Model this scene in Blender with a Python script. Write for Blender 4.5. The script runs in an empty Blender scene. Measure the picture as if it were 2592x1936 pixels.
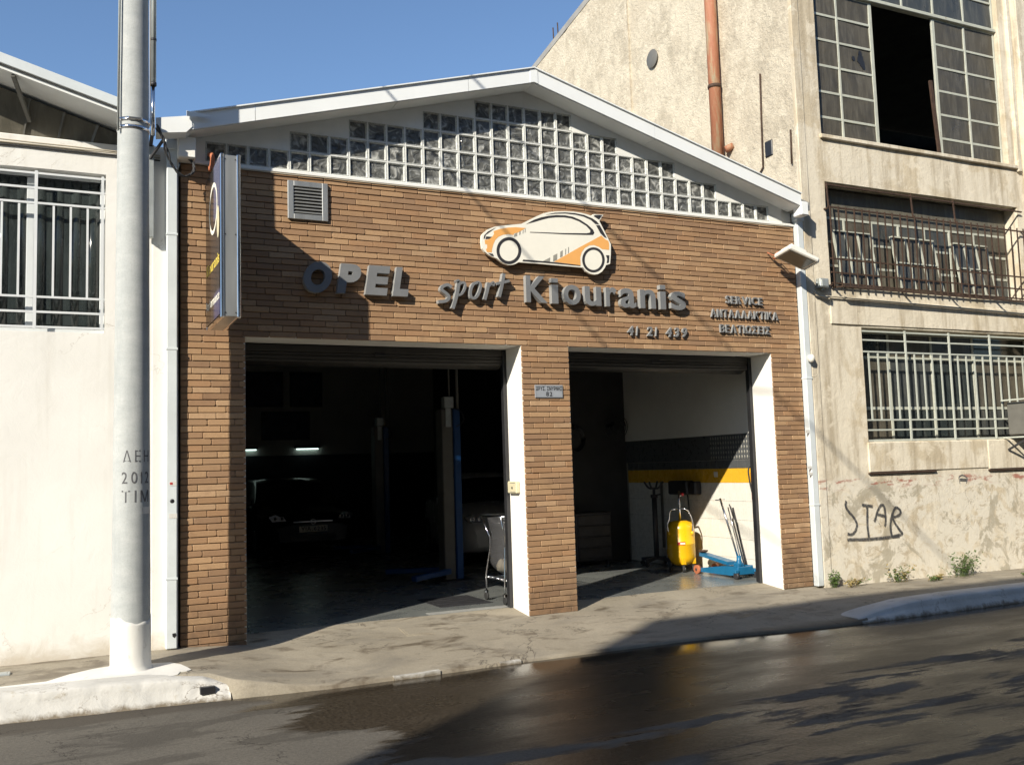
import bpy, math, random
from mathutils import Vector, Matrix, noise
from mathutils.geometry import tessellate_polygon

random.seed(7)
S = bpy.context.scene
COL = S.collection
rad = math.radians

# ------------------------------------------------------------------ camera
FPX, CAM = 2400.0, Vector((-4.626, -9.103, 1.560))
YAW, PITCH, ROLL = 0.4480, 0.0897, -0.0309
cy_, sy_, cp_, sp_ = math.cos(YAW), math.sin(YAW), math.cos(PITCH), math.sin(PITCH)
FWD = Vector((sy_*cp_, cy_*cp_, sp_))
_rt = Vector((cy_, -sy_, 0)); _up = _rt.cross(FWD)
RT = math.cos(ROLL)*_rt + math.sin(ROLL)*_up
UP = -math.sin(ROLL)*_rt + math.cos(ROLL)*_up
cd = bpy.data.cameras.new('camera'); cam = bpy.data.objects.new('camera', cd); COL.objects.link(cam)
cd.sensor_width = 36.0; cd.lens = FPX/2592*36.0; cd.clip_start = 0.05; cd.clip_end = 2000
mw = Matrix((RT, UP, -FWD)).transposed().to_4x4(); mw.translation = CAM
cam.matrix_world = mw; S.camera = cam

# ------------------------------------------------------------------ light
SUN = Vector((1.43, 1.0, -1.03)).normalized()          # direction the light travels
w = bpy.data.worlds.new('World'); S.world = w; w.use_nodes = True
nt = w.node_tree; bg = nt.nodes['Background']
sky = nt.nodes.new('ShaderNodeTexSky'); sky.sky_type = 'NISHITA'; sky.sun_disc = False
sky.sun_elevation = math.asin(-SUN.z); sky.sun_rotation = math.atan2(-SUN.x, -SUN.y) % (2*math.pi)
sky.air_density = 1.0; sky.dust_density = 0.15; sky.ozone_density = 4.0
nt.links.new(sky.outputs[0], bg.inputs[0]); bg.inputs[1].default_value = 0.115
sl = bpy.data.lights.new('sun', 'SUN'); sl.energy = 5.0; sl.angle = rad(0.53); sl.color = (1.0, 0.925, 0.79)
so = bpy.data.objects.new('sun', sl); COL.objects.link(so)
so.rotation_euler = SUN.to_track_quat('-Z', 'Y').to_euler(); so.location = (-20, -14, 15)
S.view_settings.view_transform = 'Standard'; S.view_settings.look = 'None'
S.view_settings.exposure = 0.48; S.view_settings.gamma = 1.0; S.view_settings.use_curve_mapping = False
S.render.engine = 'CYCLES'
S.cycles.max_bounces = 7; S.cycles.diffuse_bounces = 4; S.cycles.glossy_bounces = 3
S.cycles.transparent_max_bounces = 8; S.cycles.caustics_reflective = False; S.cycles.caustics_refractive = False

# pixel of the 2592x1936 photograph -> point on a known plane
def ray(u, v): return FWD*FPX + RT*(u-1296) - UP*(v-968)
def onY(u, v, y=0.0):
    d = ray(u, v); return CAM + d*((y-CAM.y)/d.y)
def onX(u, v, x):
    d = ray(u, v); return CAM + d*((x-CAM.x)/d.x)
def onZ(u, v, z):
    d = ray(u, v); return CAM + d*((z-CAM.z)/d.z)

# ------------------------------------------------------------------ materials
def new_mat(name):
    m = bpy.data.materials.new(name); m.use_nodes = True
    n = m.node_tree; return m, n, n.nodes['Principled BSDF']
def N(n, t, **kw):
    x = n.nodes.new(t)
    for k, v in kw.items(): setattr(x, k, v)
    return x
def pos(n, scale=(1, 1, 1)):
    g = N(n, 'ShaderNodeNewGeometry'); mp = N(n, 'ShaderNodeMapping')
    mp.inputs['Scale'].default_value = scale
    n.links.new(g.outputs['Position'], mp.inputs['Vector']); return mp.outputs[0]
def noi(n, vec, scale, detail=4, rough=.55, dist=0):
    x = N(n, 'ShaderNodeTexNoise'); x.inputs['Scale'].default_value = scale
    x.inputs['Detail'].default_value = detail; x.inputs['Roughness'].default_value = rough
    x.inputs['Distortion'].default_value = dist
    n.links.new(vec, x.inputs['Vector']); return x.outputs['Fac']
def ramp(n, fac, stops):
    r = N(n, 'ShaderNodeValToRGB'); e = r.color_ramp.elements
    while len(e) < len(stops): e.new(.5)
    for k, (p, c) in enumerate(stops):
        e[k].position = p
        e[k].color = (c, c, c, 1) if isinstance(c, (int, float)) else (*c, 1)
    n.links.new(fac, r.inputs[0]); return r.outputs[0]
def mix(n, fac, a, b, mode='MIX'):
    x = N(n, 'ShaderNodeMix'); x.data_type = 'RGBA'; x.blend_type = mode
    for s, v in ((0, fac), (6, a), (7, b)):
        if isinstance(v, (int, float)): x.inputs[s].default_value = v if s == 0 else (v, v, v, 1)
        elif isinstance(v, tuple): x.inputs[s].default_value = (*v, 1)
        else: n.links.new(v, x.inputs[s])
    return x.outputs[2]
def math_(n, op, a, b=0.0, c=None, clamp=False):
    x = N(n, 'ShaderNodeMath'); x.operation = op; x.use_clamp = clamp
    for i, v in enumerate((a, b) if c is None else (a, b, c)):
        if isinstance(v, (int, float)): x.inputs[i].default_value = v
        else: n.links.new(v, x.inputs[i])
    return x.outputs[0]
def bump(n, b, h, strength=.3, dist=.01):
    x = N(n, 'ShaderNodeBump'); x.inputs['Strength'].default_value = strength
    x.inputs['Distance'].default_value = dist
    n.links.new(h, x.inputs['Height']); n.links.new(x.outputs[0], b.inputs['Normal'])
def sep(n, vec):
    x = N(n, 'ShaderNodeSeparateXYZ'); n.links.new(vec, x.inputs[0]); return x.outputs
def plain(name, col, rough=.6, metal=0.0, var=.12, vs=6.0, bmp=0.0, bs=60.0, spec=.5, stretch=(1, 1, 1), dirt=None):
    m, n, b = new_mat(name)
    p = pos(n, stretch); f = noi(n, p, vs, 5, .6)
    lo = tuple(max(0, c*(1-var)) for c in col); hi = tuple(min(1, c*(1+var)) for c in col)
    c = ramp(n, f, [(.3, lo), (.7, hi)])
    if dirt:
        d = ramp(n, noi(n, p, dirt[2], 6, .65, .3), [(dirt[1], 0.0), (min(1, dirt[1]+.16), 1.0)])
        c = mix(n, d, c, dirt[0])
    n.links.new(c, b.inputs['Base Color'])
    r = ramp(n, noi(n, p, vs*2.3, 3), [(.3, max(.02, rough*.85)), (.7, min(1, rough*1.15))])
    n.links.new(r, b.inputs['Roughness'])
    b.inputs['Metallic'].default_value = metal; b.inputs['Specular IOR Level'].default_value = spec
    if bmp: bump(n, b, noi(n, p, bs, 4), bmp, .01)
    return m

M = {}
M['plaster'] = plain('white_plaster', (.82, .80, .75), .8, 0, .04, 3, .15, 40, .2, dirt=((.62, .57, .5), .66, 3))
M['fascia'] = plain('white_sheet_metal', (.78, .80, .80), .42, 0, .04, 2, 0, 1, .4, dirt=((.62, .62, .6), .7, 2.0))
M['gable'] = plain('gable_paint', (.78, .78, .75), .7, 0, .06, 4, .1, 40)
M['mortar'] = plain('mortar', (.24, .18, .125), .95, 0, .25, 12, .5, 90, .1)
M['alu'] = plain('brushed_aluminium', (.50, .51, .50), .38, .75, .08, 8, .05, 40, stretch=(1, 1, .1))
M['chrome'] = plain('chrome', (.75, .75, .76), .12, 1.0, .05)
M['letter'] = plain('grey_letter_paint', (.20, .205, .21), .45, .15, .08, 5)
M['letter_edge'] = plain('pale_letter_paint', (.33, .335, .33), .5, .1, .08, 5)
M['galv'] = plain('galvanised_pipe', (.46, .49, .48), .42, .55, .12, 7, .05, 30)
M['drain'] = plain('grey_drainpipe', (.60, .64, .65), .45, .0, .08, 3, .05, 20, dirt=((.42, .40, .34), .66, 3.5))
M['black'] = plain('black_plastic', (.02, .02, .022), .4, 0, .2)
M['cable'] = plain('cable_rubber', (.03, .03, .032), .6)
M['cable_light'] = plain('painted_cable', (.45, .40, .31), .7)
M['rubber'] = plain('rubber', (.025, .025, .025), .75, 0, .2, 20)
M['rust'] = plain('rusty_steel', (.065, .038, .025), .8, .2, .4, 25, .3, 120)
M['green_steel'] = plain('pale_grey_green_paint', (.47, .49, .43), .5, 0, .08, 9, .1, 60, dirt=((.30, .17, .08), .70, 7))
M['winframe'] = plain('window_steel_paint', (.45, .46, .39), .6, 0, .1, 9, .2, 60, dirt=((.24, .12, .05), .64, 5))
M['white_frame'] = plain('white_window_frame', (.62, .65, .66), .45, 0, .05, 4)
M['grille_white'] = plain('white_grille_paint', (.66, .68, .69), .4, 0, .05, 6)
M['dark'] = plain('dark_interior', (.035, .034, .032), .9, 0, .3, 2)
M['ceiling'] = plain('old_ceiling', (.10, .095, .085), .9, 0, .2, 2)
M['partition'] = plain('dark_grey_partition', (.055, .055, .055), .85, 0, .12, 2)  # one even dark grey over both partition walls
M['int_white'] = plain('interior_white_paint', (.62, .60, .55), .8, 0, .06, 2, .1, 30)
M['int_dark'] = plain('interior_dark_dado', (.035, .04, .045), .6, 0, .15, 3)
M['tile_white'] = plain('white_tile', (.70, .68, .62), .28, 0, .05, 9)
M['tile_yellow'] = plain('yellow_tile', (.72, .40, .03), .28, 0, .05, 9)
M['tile_grey'] = plain('dark_grey_tile', (.085, .09, .095), .3, 0, .1, 9)
M['dots'] = plain('raised_dot_metal', (.30, .29, .25), .4, .2, .1, 20)
M['grout'] = plain('tile_grout', (.28, .26, .23), .9)
M['yellow'] = plain('yellow_enamel', (.80, .46, .008), .25, 0, .04, 5)
M['blue'] = plain('blue_enamel', (.012, .13, .27), .35, 0, .12, 9, dirt=((.03, .05, .06), .66, 14))
M['lift_blue'] = plain('lift_blue_paint', (.008, .06, .20), .4, 0, .1, 5)
M['shutter'] = plain('dark_shutter_paint', (.045, .042, .038), .5, .2, .12, 5)
M['lift_grey'] = plain('lift_grey_paint', (.14, .135, .12), .5, 0, .12, 5, dirt=((.06, .05, .045), .62, 6))
M['red'] = plain('red_enamel', (.50, .015, .02), .3, 0, .05, 9)
M['orange'] = plain('orange_vinyl', (.80, .40, .12), .5, 0, .03, 6)
M['sign_white'] = plain('sign_white', (.83, .80, .70), .5, 0, .03, 6)
M['sign_black'] = plain('sign_black_vinyl', (.035, .033, .036), .5, 0, .1, 6)
M['sign_grey'] = plain('sign_grey_vinyl', (.30, .29, .25), .5, 0, .1, 6)
M['plate_blue'] = plain('street_plate_enamel', (.30, .32, .35), .4, 0, .06, 12)
M['beige'] = plain('beige_plastic', (.62, .56, .38), .45, 0, .05, 10)
M['flood'] = plain('floodlight_white', (.74, .72, .66), .5, 0, .05, 10)
M['flood_glass'] = plain('floodlight_glass', (.16, .16, .13), .15, 0, .1, 10)
M['steel_dark'] = plain('dark_steel', (.05, .05, .055), .5, .4, .2, 10)
M['terracotta'] = plain('terracotta_pipe', (.40, .13, .06), .75, 0, .2, 10)
M['leaf'] = plain('weed_leaf', (.085, .135, .035), .6, 0, .35, 14)
M['dry_leaf'] = plain('dry_weed', (.26, .20, .08), .8, 0, .3, 14)
M['roof'] = plain('roof_sheet', (.30, .29, .27), .7, .1, .15, 3)
M['opp_wall'] = plain('opposite_render', (.42, .37, .30), .9, 0, .1, 1.5, .2, 20)
M['car_dark'] = plain('dark_car_paint', (.012, .013, .018), .2, .2, .05, 4)
M['car_white'] = plain('white_car_paint', (.70, .70, .70), .25, 0, .03, 4)
M['car_glass'] = plain('car_glass', (.012, .014, .016), .22, 0, .05, 4)
M['lamp_glass'] = plain('headlamp_glass', (.35, .36, .38), .1, .5, .1, 30)
M['poster'] = plain('poster_print', (.05, .06, .09), .5, 0, .5, 5)
M['grate'] = plain('drain_grate', (.42, .42, .40), .5, .4, .1, 10)
M['sticker'] = plain('paper_sticker', (.62, .60, .56), .6, 0, .1, 90)
M['print_ink'] = plain('dark_print_ink', (.02, .02, .022), .6)
M['ink'] = plain('faded_ink', (.10, .10, .105), .8, 0, .3, 30)
M['red_ink'] = plain('red_print', (.45, .03, .03), .5, 0, .1, 30)
M['yellow_ink'] = plain('yellow_print', (.80, .62, .10), .4, 0, .1, 30)

def glass_mat(name, col, streak, alpha=.75, rough=.35):
    m, n, b = new_mat(name)
    p = pos(n, (3, 3, .5)); f = noi(n, p, 5, 6, .7, .4)
    f2 = noi(n, pos(n), 2.2, 4, .6)
    c = mix(n, ramp(n, f, [(.45, 0.0), (.8, 1.0)]), tuple(v*.8 for v in col), streak)
    c = mix(n, ramp(n, f2, [(.35, 0.0), (.7, .6)]), c, tuple(v*1.45 for v in col))
    n.links.new(c, b.inputs['Base Color'])
    n.links.new(ramp(n, f2, [(.3, rough*.6), (.7, min(1, rough*1.5))]), b.inputs['Roughness'])
    b.inputs['Alpha'].default_value = alpha
    bump(n, b, noi(n, pos(n), 3, 2), .1, .02)
    return m
M['dusty_glass'] = glass_mat('dusty_glass', (.085, .075, .056), (.20, .18, .14), .82, .4)
M['dusty_glass2'] = glass_mat('rain_streaked_glass', (.055, .06, .06), (.16, .155, .13), .9, .35)
M['blue_glass'] = glass_mat('curtained_glass', (.03, .038, .038), (.06, .07, .07), .93, .12)
M['clerestory'] = glass_mat('clerestory_glass', (.12, .11, .085), (.22, .20, .16), .9, .5)

def glass_block_mats():
    m, n, b = new_mat('glass_block_pane')
    p = pos(n, (1, 1, 1)); f = noi(n, p, 11, 2, .5, 1.2)
    n.links.new(ramp(n, f, [(.32, (.05, .051, .049)), (.54, (.145, .147, .138)), (.74, (.50, .50, .47))]), b.inputs['Base Color'])
    b.inputs['Roughness'].default_value = .12
    bump(n, b, f, .9, .03)
    m2, n, b = new_mat('glass_block_rim')
    f = noi(n, pos(n), 40, 3, .6, 1)
    n.links.new(ramp(n, f, [(.3, (.38, .40, .38)), (.7, (.72, .73, .70))]), b.inputs['Base Color'])
    b.inputs['Roughness'].default_value = .2; bump(n, b, f, .6, .01)
    return m, m2
M['gb_pane'], M['gb_rim'] = glass_block_mats()

def brick_mat():
    m, n, b = new_mat('roman_brick')
    a = N(n, 'ShaderNodeAttribute'); a.attribute_name = 'tint'
    p = pos(n); f = noi(n, p, 60, 5, .65); g = noi(n, p, 9, 4, .6)
    c = mix(n, ramp(n, f, [(.3, 0.0), (.75, .55)]), a.outputs['Color'], (.29, .17, .095))
    c = mix(n, ramp(n, g, [(.52, 0.0), (.75, .35)]), c, (.18, .105, .065))
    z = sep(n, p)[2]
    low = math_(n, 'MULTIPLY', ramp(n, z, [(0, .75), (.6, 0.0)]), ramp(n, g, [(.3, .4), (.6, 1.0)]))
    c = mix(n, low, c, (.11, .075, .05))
    n.links.new(c, b.inputs['Base Color']); b.inputs['Roughness'].default_value = .72
    b.inputs['Specular IOR Level'].default_value = .3
    bump(n, b, noi(n, p, 130, 4), .35, .004)
    return m
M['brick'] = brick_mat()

def stucco(name, base, light, dark, red=False, rough_bump=.8, bscale=9):
    m, n, b = new_mat(name)
    p = pos(n); z = sep(n, p)[2]
    big = noi(n, p, 1.1, 6, .65, .6); med = noi(n, p, 4.5, 6, .65, .4); fine = noi(n, p, 38, 5, .7)
    st = noi(n, pos(n, (2.2, 2.2, .22) if red else (1, 1, .7)), 3.2, 6, .65, .2)
    c = mix(n, ramp(n, big, [(.42, 0.0), (.50, 1.0)]), base, light)
    c = mix(n, ramp(n, st, [(.46, 0.0), (.66, .8)]), c, dark)
    c = mix(n, ramp(n, med, [(.56, 0.0), (.63, .6)]), c, tuple(v*1.12 for v in light))
    c = mix(n, ramp(n, fine, [(.55, 0.0), (.8, .45)]), c, tuple(v*.55 for v in dark))
    if red:
        lowm = ramp(n, math_(n, 'DIVIDE', z, 4.0), [(.30, 1.0), (.345, 0.0)])
        pat = ramp(n, noi(n, p, 3.2, 6, .7, .8), [(.43, 0.0), (.5, 1.0)])
        c = mix(n, math_(n, 'MULTIPLY', lowm, pat), c, (.66, .61, .51))
        pat2 = ramp(n, noi(n, pos(n, (1, 1, 1.3)), 5.5, 6, .75, 1.2), [(.55, 0.0), (.63, .75)])
        c = mix(n, math_(n, 'MULTIPLY', lowm, pat2), c, (.42, .35, .25))
        pat4 = ramp(n, noi(n, p, 1.7, 5, .7, 1.0), [(.55, 0.0), (.60, .8)])
        c = mix(n, math_(n, 'MULTIPLY', lowm, pat4), c, (.37, .33, .25))
        rb = ramp(n, math_(n, 'DIVIDE', z, 4.0), [(.285, 0.0), (.30, .8), (.318, .8), (.325, 0.0)])
        pat3 = ramp(n, noi(n, pos(n, (1, 1, 3)), 4.5, 5, .7), [(.52, 0.0), (.6, 1.0)])
        c = mix(n, math_(n, 'MULTIPLY', rb, pat3), c, (.32, .10, .07))
        ck = N(n, 'ShaderNodeTexVoronoi'); ck.feature = 'DISTANCE_TO_EDGE'; ck.inputs['Scale'].default_value = 1.1
        wob = N(n, 'ShaderNodeVectorMath'); wob.operation = 'ADD'
        nz = N(n, 'ShaderNodeTexNoise'); nz.inputs['Scale'].default_value = 4; nz.inputs['Detail'].default_value = 5
        n.links.new(p, nz.inputs['Vector']); n.links.new(nz.outputs['Color'], wob.inputs[0]); n.links.new(p, wob.inputs[1])
        n.links.new(wob.outputs[0], ck.inputs['Vector'])
        line = ramp(n, ck.outputs['Distance'], [(0, .8), (.010, 0.0)])
        gate = ramp(n, noi(n, p, 1.3, 3), [(.56, 0.0), (.64, 1.0)])
        c = mix(n, math_(n, 'MULTIPLY', math_(n, 'MULTIPLY', line, gate), lowm), c, (.10, .08, .06))
    n.links.new(c, b.inputs['Base Color']); b.inputs['Roughness'].default_value = .92
    b.inputs['Specular IOR Level'].default_value = .15
    h = math_(n, 'ADD', math_(n, 'MULTIPLY', noi(n, p, bscale, 6, .7), 1.0), math_(n, 'MULTIPLY', fine, .35))
    bump(n, b, h, rough_bump, .03)
    return m
M['stucco_side'] = stucco('rough_cast_side', (.54, .475, .37), (.61, .545, .43), (.40, .35, .27), False, 1.0, 16)
M['stucco_front'] = stucco('aged_front_render', (.57, .49, .36), (.68, .615, .495), (.39, .325, .23), True, .35, 7)

def cracks(n, p, scale, width, gate_scale, lo, hi):
    a = math_(n, 'ABSOLUTE', math_(n, 'SUBTRACT', noi(n, p, scale, 7, .62, .6), .5))
    return math_(n, 'MULTIPLY', ramp(n, a, [(0, 1.0), (width, 0.0)]), ramp(n, noi(n, p, gate_scale, 3), [(lo, 0.0), (hi, 1.0)]))
def white_wall_mat():
    m, n, b = new_mat('white_wall')
    p = pos(n); z = sep(n, p)[2]; f = noi(n, p, 5, 6, .7, .5)
    c = ramp(n, noi(n, p, 1.2, 5), [(.3, (.72, .705, .665)), (.7, (.79, .775, .735))])
    c = mix(n, ramp(n, noi(n, pos(n, (2.5, 2.5, .18)), 3, 5, .6), [(.54, 0.0), (.75, .35)]), c, (.55, .52, .46))
    c = mix(n, ramp(n, math_(n, 'ADD', math_(n, 'MULTIPLY', z, 1.1), math_(n, 'MULTIPLY', f, .5)), [(.30, .8), (.52, 0.0)]), c, (.50, .44, .35))
    c = mix(n, math_(n, 'MULTIPLY', cracks(n, p, .8, .0025, .9, .5, .56), .6), c, (.45, .41, .35))
    n.links.new(c, b.inputs['Base Color']); b.inputs['Roughness'].default_value = .88; b.inputs['Specular IOR Level'].default_value = .2
    bump(n, b, f, .35, .012)
    return m
M['white_wall'] = white_wall_mat()
def concrete_mat():
    m, n, b = new_mat('pavement_concrete')
    p = pos(n); big = noi(n, p, .9, 6, .65, .5); fine = noi(n, p, 45, 5, .7); med = noi(n, pos(n, (.8, 1.5, 1)), 2.6, 6, .7, .6)
    c = ramp(n, big, [(.3, (.27, .235, .175)), (.7, (.40, .355, .275))])
    c = mix(n, ramp(n, fine, [(.4, 0.0), (.8, .4)]), c, (.18, .15, .11))
    blot = ramp(n, med, [(.53, 0.0), (.66, .8)])
    gb_ = ramp(n, noi(n, pos(n, (.6, 1.0, 1)), 2.0, 6, .7, .8), [(.5, 0.0), (.68, .5)])
    c = mix(n, gb_, c, (.17, .155, .13))
    c = mix(n, blot, c, (.10, .075, .048))
    ed = ramp(n, math_(n, 'ADD', sep(n, p)[1], math_(n, 'ADD', 2.0, math_(n, 'MULTIPLY', big, .25))), [(.46, .75), (.62, 0.0)])
    c = mix(n, ed, c, (.12, .09, .055))
    c = mix(n, cracks(n, p, .55, .0045, 1.1, .45, .52), c, (.07, .055, .04))
    c = mix(n, ramp(n, noi(n, p, 110, 3, .8), [(.35, .0), (.75, .35)]), c, (.10, .085, .065))
    n.links.new(c, b.inputs['Base Color'])
    n.links.new(ramp(n, med, [(.57, .85), (.68, .5)]), b.inputs['Roughness'])
    bump(n, b, math_(n, 'ADD', math_(n, 'MULTIPLY', fine, .4), noi(n, p, 6, 5)), .35, .012)
    return m
M['concrete'] = concrete_mat()

def asphalt_mat():
    m, n, b = new_mat('wet_asphalt')
    p = pos(n); o = sep(n, p); x, y = o[0], o[1]
    streak = noi(n, pos(n, (.30, 1.35, 1)), 1.45, 9, .68, .35)
    agg = noi(n, p, 42, 5, .85); big = noi(n, p, .7, 4, .6)
    # water runs in the gutter and right of the ramp; the far left is dry
    gut = ramp(n, math_(n, 'DIVIDE', math_(n, 'ADD', y, 6.0), 6.0), [(.38, 0.0), (.62, .24)])
    left = ramp(n, math_(n, 'DIVIDE', math_(n, 'ADD', x, 8.0), 8.0), [(.50, 0.0), (.70, 1.0)])
    left = math_(n, 'SUBTRACT', math_(n, 'MULTIPLY', left, .49), .32)
    wet = math_(n, 'ADD', math_(n, 'ADD', streak, gut), left)
    wet = ramp(n, math_(n, 'SUBTRACT', wet, .14), [(.475, 0.0), (.52, 1.0)])
    dryc = ramp(n, big, [(.3, (.115, .105, .09)), (.7, (.17, .155, .13))])
    dryc = mix(n, ramp(n, agg, [(.32, 0.0), (.72, .85)]), dryc, (.06, .054, .046))
    damp = ramp(n, noi(n, pos(n, (.35, 1.1, 1)), 2.3, 6, .65, .7), [(.50, 0.0), (.56, .55)])
    dryc = mix(n, damp, dryc, (.05, .045, .038))
    kd = ramp(n, math_(n, 'ADD', y, math_(n, 'ADD', 2.0, math_(n, 'MULTIPLY', streak, .5))), [(.45, 0.0), (.58, .7)])
    dryc = mix(n, kd, dryc, (.055, .046, .036))
    dryc = mix(n, cracks(n, p, .5, .004, .8, .46, .52), dryc, (.03, .026, .022))
    wetc = mix(n, ramp(n, agg, [(.40, 0.0), (.66, 1.0)]), (.018, .014, .010), (.085, .068, .048))
    n.links.new(mix(n, wet, dryc, wetc), b.inputs['Base Color'])
    pud = ramp(n, noi(n, pos(n, (.5, 1.6, 1)), 1.3, 4, .6), [(.40, .42), (.60, .24)])
    near = ramp(n, math_(n, 'DIVIDE', math_(n, 'ADD', y, 6.0), 6.0), [(.655, 1.0), (.70, .22)])
    rr = mix(n, wet, .85, math_(n, 'MULTIPLY', pud, near))
    n.links.new(rr, b.inputs['Roughness']); b.inputs['Specular IOR Level'].default_value = .24
    hh = math_(n, 'ADD', math_(n, 'MULTIPLY', agg, 1.0), math_(n, 'MULTIPLY', noi(n, p, 30, 3), .8))
    bm = N(n, 'ShaderNodeBump'); bm.inputs['Distance'].default_value = .006
    n.links.new(hh, bm.inputs['Height'])
    n.links.new(mix(n, wet, .6, math_(n, 'MULTIPLY', near, .40)), bm.inputs['Strength'])
    n.links.new(bm.outputs[0], b.inputs['Normal'])
    return m
M['asphalt'] = asphalt_mat()

def floor_mat():
    m, n, b = new_mat('garage_floor_paint')
    p = pos(n); f = noi(n, p, 1.8, 6, .65, .5); g = noi(n, p, 20, 4)
    c = ramp(n, f, [(.3, (.13, .14, .14)), (.7, (.20, .21, .20))])
    c = mix(n, ramp(n, g, [(.55, 0.0), (.75, .4)]), c, (.09, .09, .08))
    n.links.new(c, b.inputs['Base Color'])
    n.links.new(ramp(n, f, [(.3, .22), (.7, .34)]), b.inputs['Roughness']); bump(n, b, g, .03, .004)
    return m
M['floor'] = floor_mat()

def kerb_mat():
    m, n, b = new_mat('whitewashed_kerb')
    p = pos(n); f = noi(n, p, 7, 6, .7, .5); z = sep(n, p)[2]
    c = ramp(n, noi(n, p, 2.5, 4), [(.3, (.46, .45, .42)), (.7, (.60, .585, .55))])
    low = ramp(n, math_(n, 'ADD', math_(n, 'MULTIPLY', z, 4.0), math_(n, 'ADD', math_(n, 'MULTIPLY', f, .55), .42)), [(.22, 1.0), (.38, 0.0)])
    c = mix(n, low, c, (.17, .14, .10))
    c = mix(n, ramp(n, f, [(.60, 0.0), (.70, .75)]), c, (.38, .34, .27))
    c = mix(n, cracks(n, p, 1.6, .006, 1.4, .46, .52), c, (.16, .13, .10))
    n.links.new(c, b.inputs['Base Color']); b.inputs['Roughness'].default_value = .85
    bump(n, b, math_(n, 'ADD', f, math_(n, 'MULTIPLY', noi(n, p, 40, 4), .25)), .55, .015)
    return m
M['kerb'] = kerb_mat()

def whitewash_mat():
    m, n, b = new_mat('whitewash')
    p = pos(n); f = noi(n, p, 6, 6, .7, .5)
    c = ramp(n, noi(n, p, 2.5, 4), [(.3, (.62, .61, .57)), (.7, (.74, .725, .68))])
    c = mix(n, ramp(n, f, [(.62, 0.0), (.72, .7)]), c, (.42, .38, .31))
    n.links.new(c, b.inputs['Base Color']); b.inputs['Roughness'].default_value = .85
    bump(n, b, f, .3, .012)
    return m
M['whitewash'] = whitewash_mat()
def graffiti_mat():
    m, n, b = new_mat('sprayed_paint')
    b.inputs['Base Color'].default_value = (.05, .05, .052, 1); b.inputs['Roughness'].default_value = .8
    n.links.new(ramp(n, noi(n, pos(n), 28, 5, .7), [(.30, .35), (.55, .92)]), b.inputs['Alpha'])
    return m
M['graffiti'] = graffiti_mat()
def pole_mat():
    m, n, b = new_mat('spun_concrete_pole')
    p = pos(n); f = noi(n, pos(n, (1, 1, 2.2)), 5, 6, .7); g = noi(n, pos(n, (2, 2, .3)), 5, 5, .6); fi = noi(n, p, 90, 4)
    c = ramp(n, f, [(.3, (.36, .38, .38)), (.7, (.46, .475, .465))])
    c = mix(n, ramp(n, g, [(.5, 0.0), (.75, .5)]), c, (.27, .29, .295))
    c = mix(n, ramp(n, fi, [(.5, 0.0), (.8, .35)]), c, (.22, .22, .2))
    n.links.new(c, b.inputs['Base Color']); b.inputs['Roughness'].default_value = .85
    bump(n, b, math_(n, 'ADD', math_(n, 'MULTIPLY', fi, .4), f), .3, .006)
    return m
M['pole'] = pole_mat()

def rustpipe_mat():
    m, n, b = new_mat('rusty_downpipe')
    p = pos(n, (3, 3, .45)); f = noi(n, p, 5, 6, .65, .3)
    n.links.new(ramp(n, f, [(.3, (.30, .105, .055)), (.5, (.36, .15, .08)), (.62, (.36, .25, .15)), (.75, (.28, .30, .22))]), b.inputs['Base Color'])
    b.inputs['Roughness'].default_value = .7; bump(n, b, noi(n, pos(n), 50, 4), .3, .005)
    return m
M['rust_pipe'] = rustpipe_mat()

def emit_mat(name, col, s):
    m, n, b = new_mat(name); b.inputs['Base Color'].default_value = (*col, 1)
    b.inputs['Emission Color'].default_value = (*col, 1); b.inputs['Emission Strength'].default_value = s
    return m
M['tube'] = emit_mat('lit_fluorescent_tube', (.75, 1.0, .92), 1.7)

def poster_mat():
    m, n, b = new_mat('blade_sign_print_reflection')
    p = pos(n); o = sep(n, p); z = math_(n, 'DIVIDE', math_(n, 'SUBTRACT', o[2], 2.9), 1.4)
    c = ramp(n, z, [(.0, (.05, .05, .12)), (.15, (.10, .105, .20)), (.18, (.03, .028, .03)), (.45, (.045, .038, .035)),
                    (.62, (.03, .03, .035)), (.64, (.12, .13, .22)), (1.0, (.17, .18, .27))])
    side = ramp(n, math_(n, 'DIVIDE', math_(n, 'ADD', o[1], 1.0), 1.0), [(.28, 1.0), (.38, 0.0)])  # dark reflection painted into the print: its wall side goes near black
    c = mix(n, side, (.03, .028, .03), c)
    n.links.new(c, b.inputs['Base Color']); b.inputs['Roughness'].default_value = .22
    return m
M['blade_print_reflection'] = poster_mat()

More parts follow.
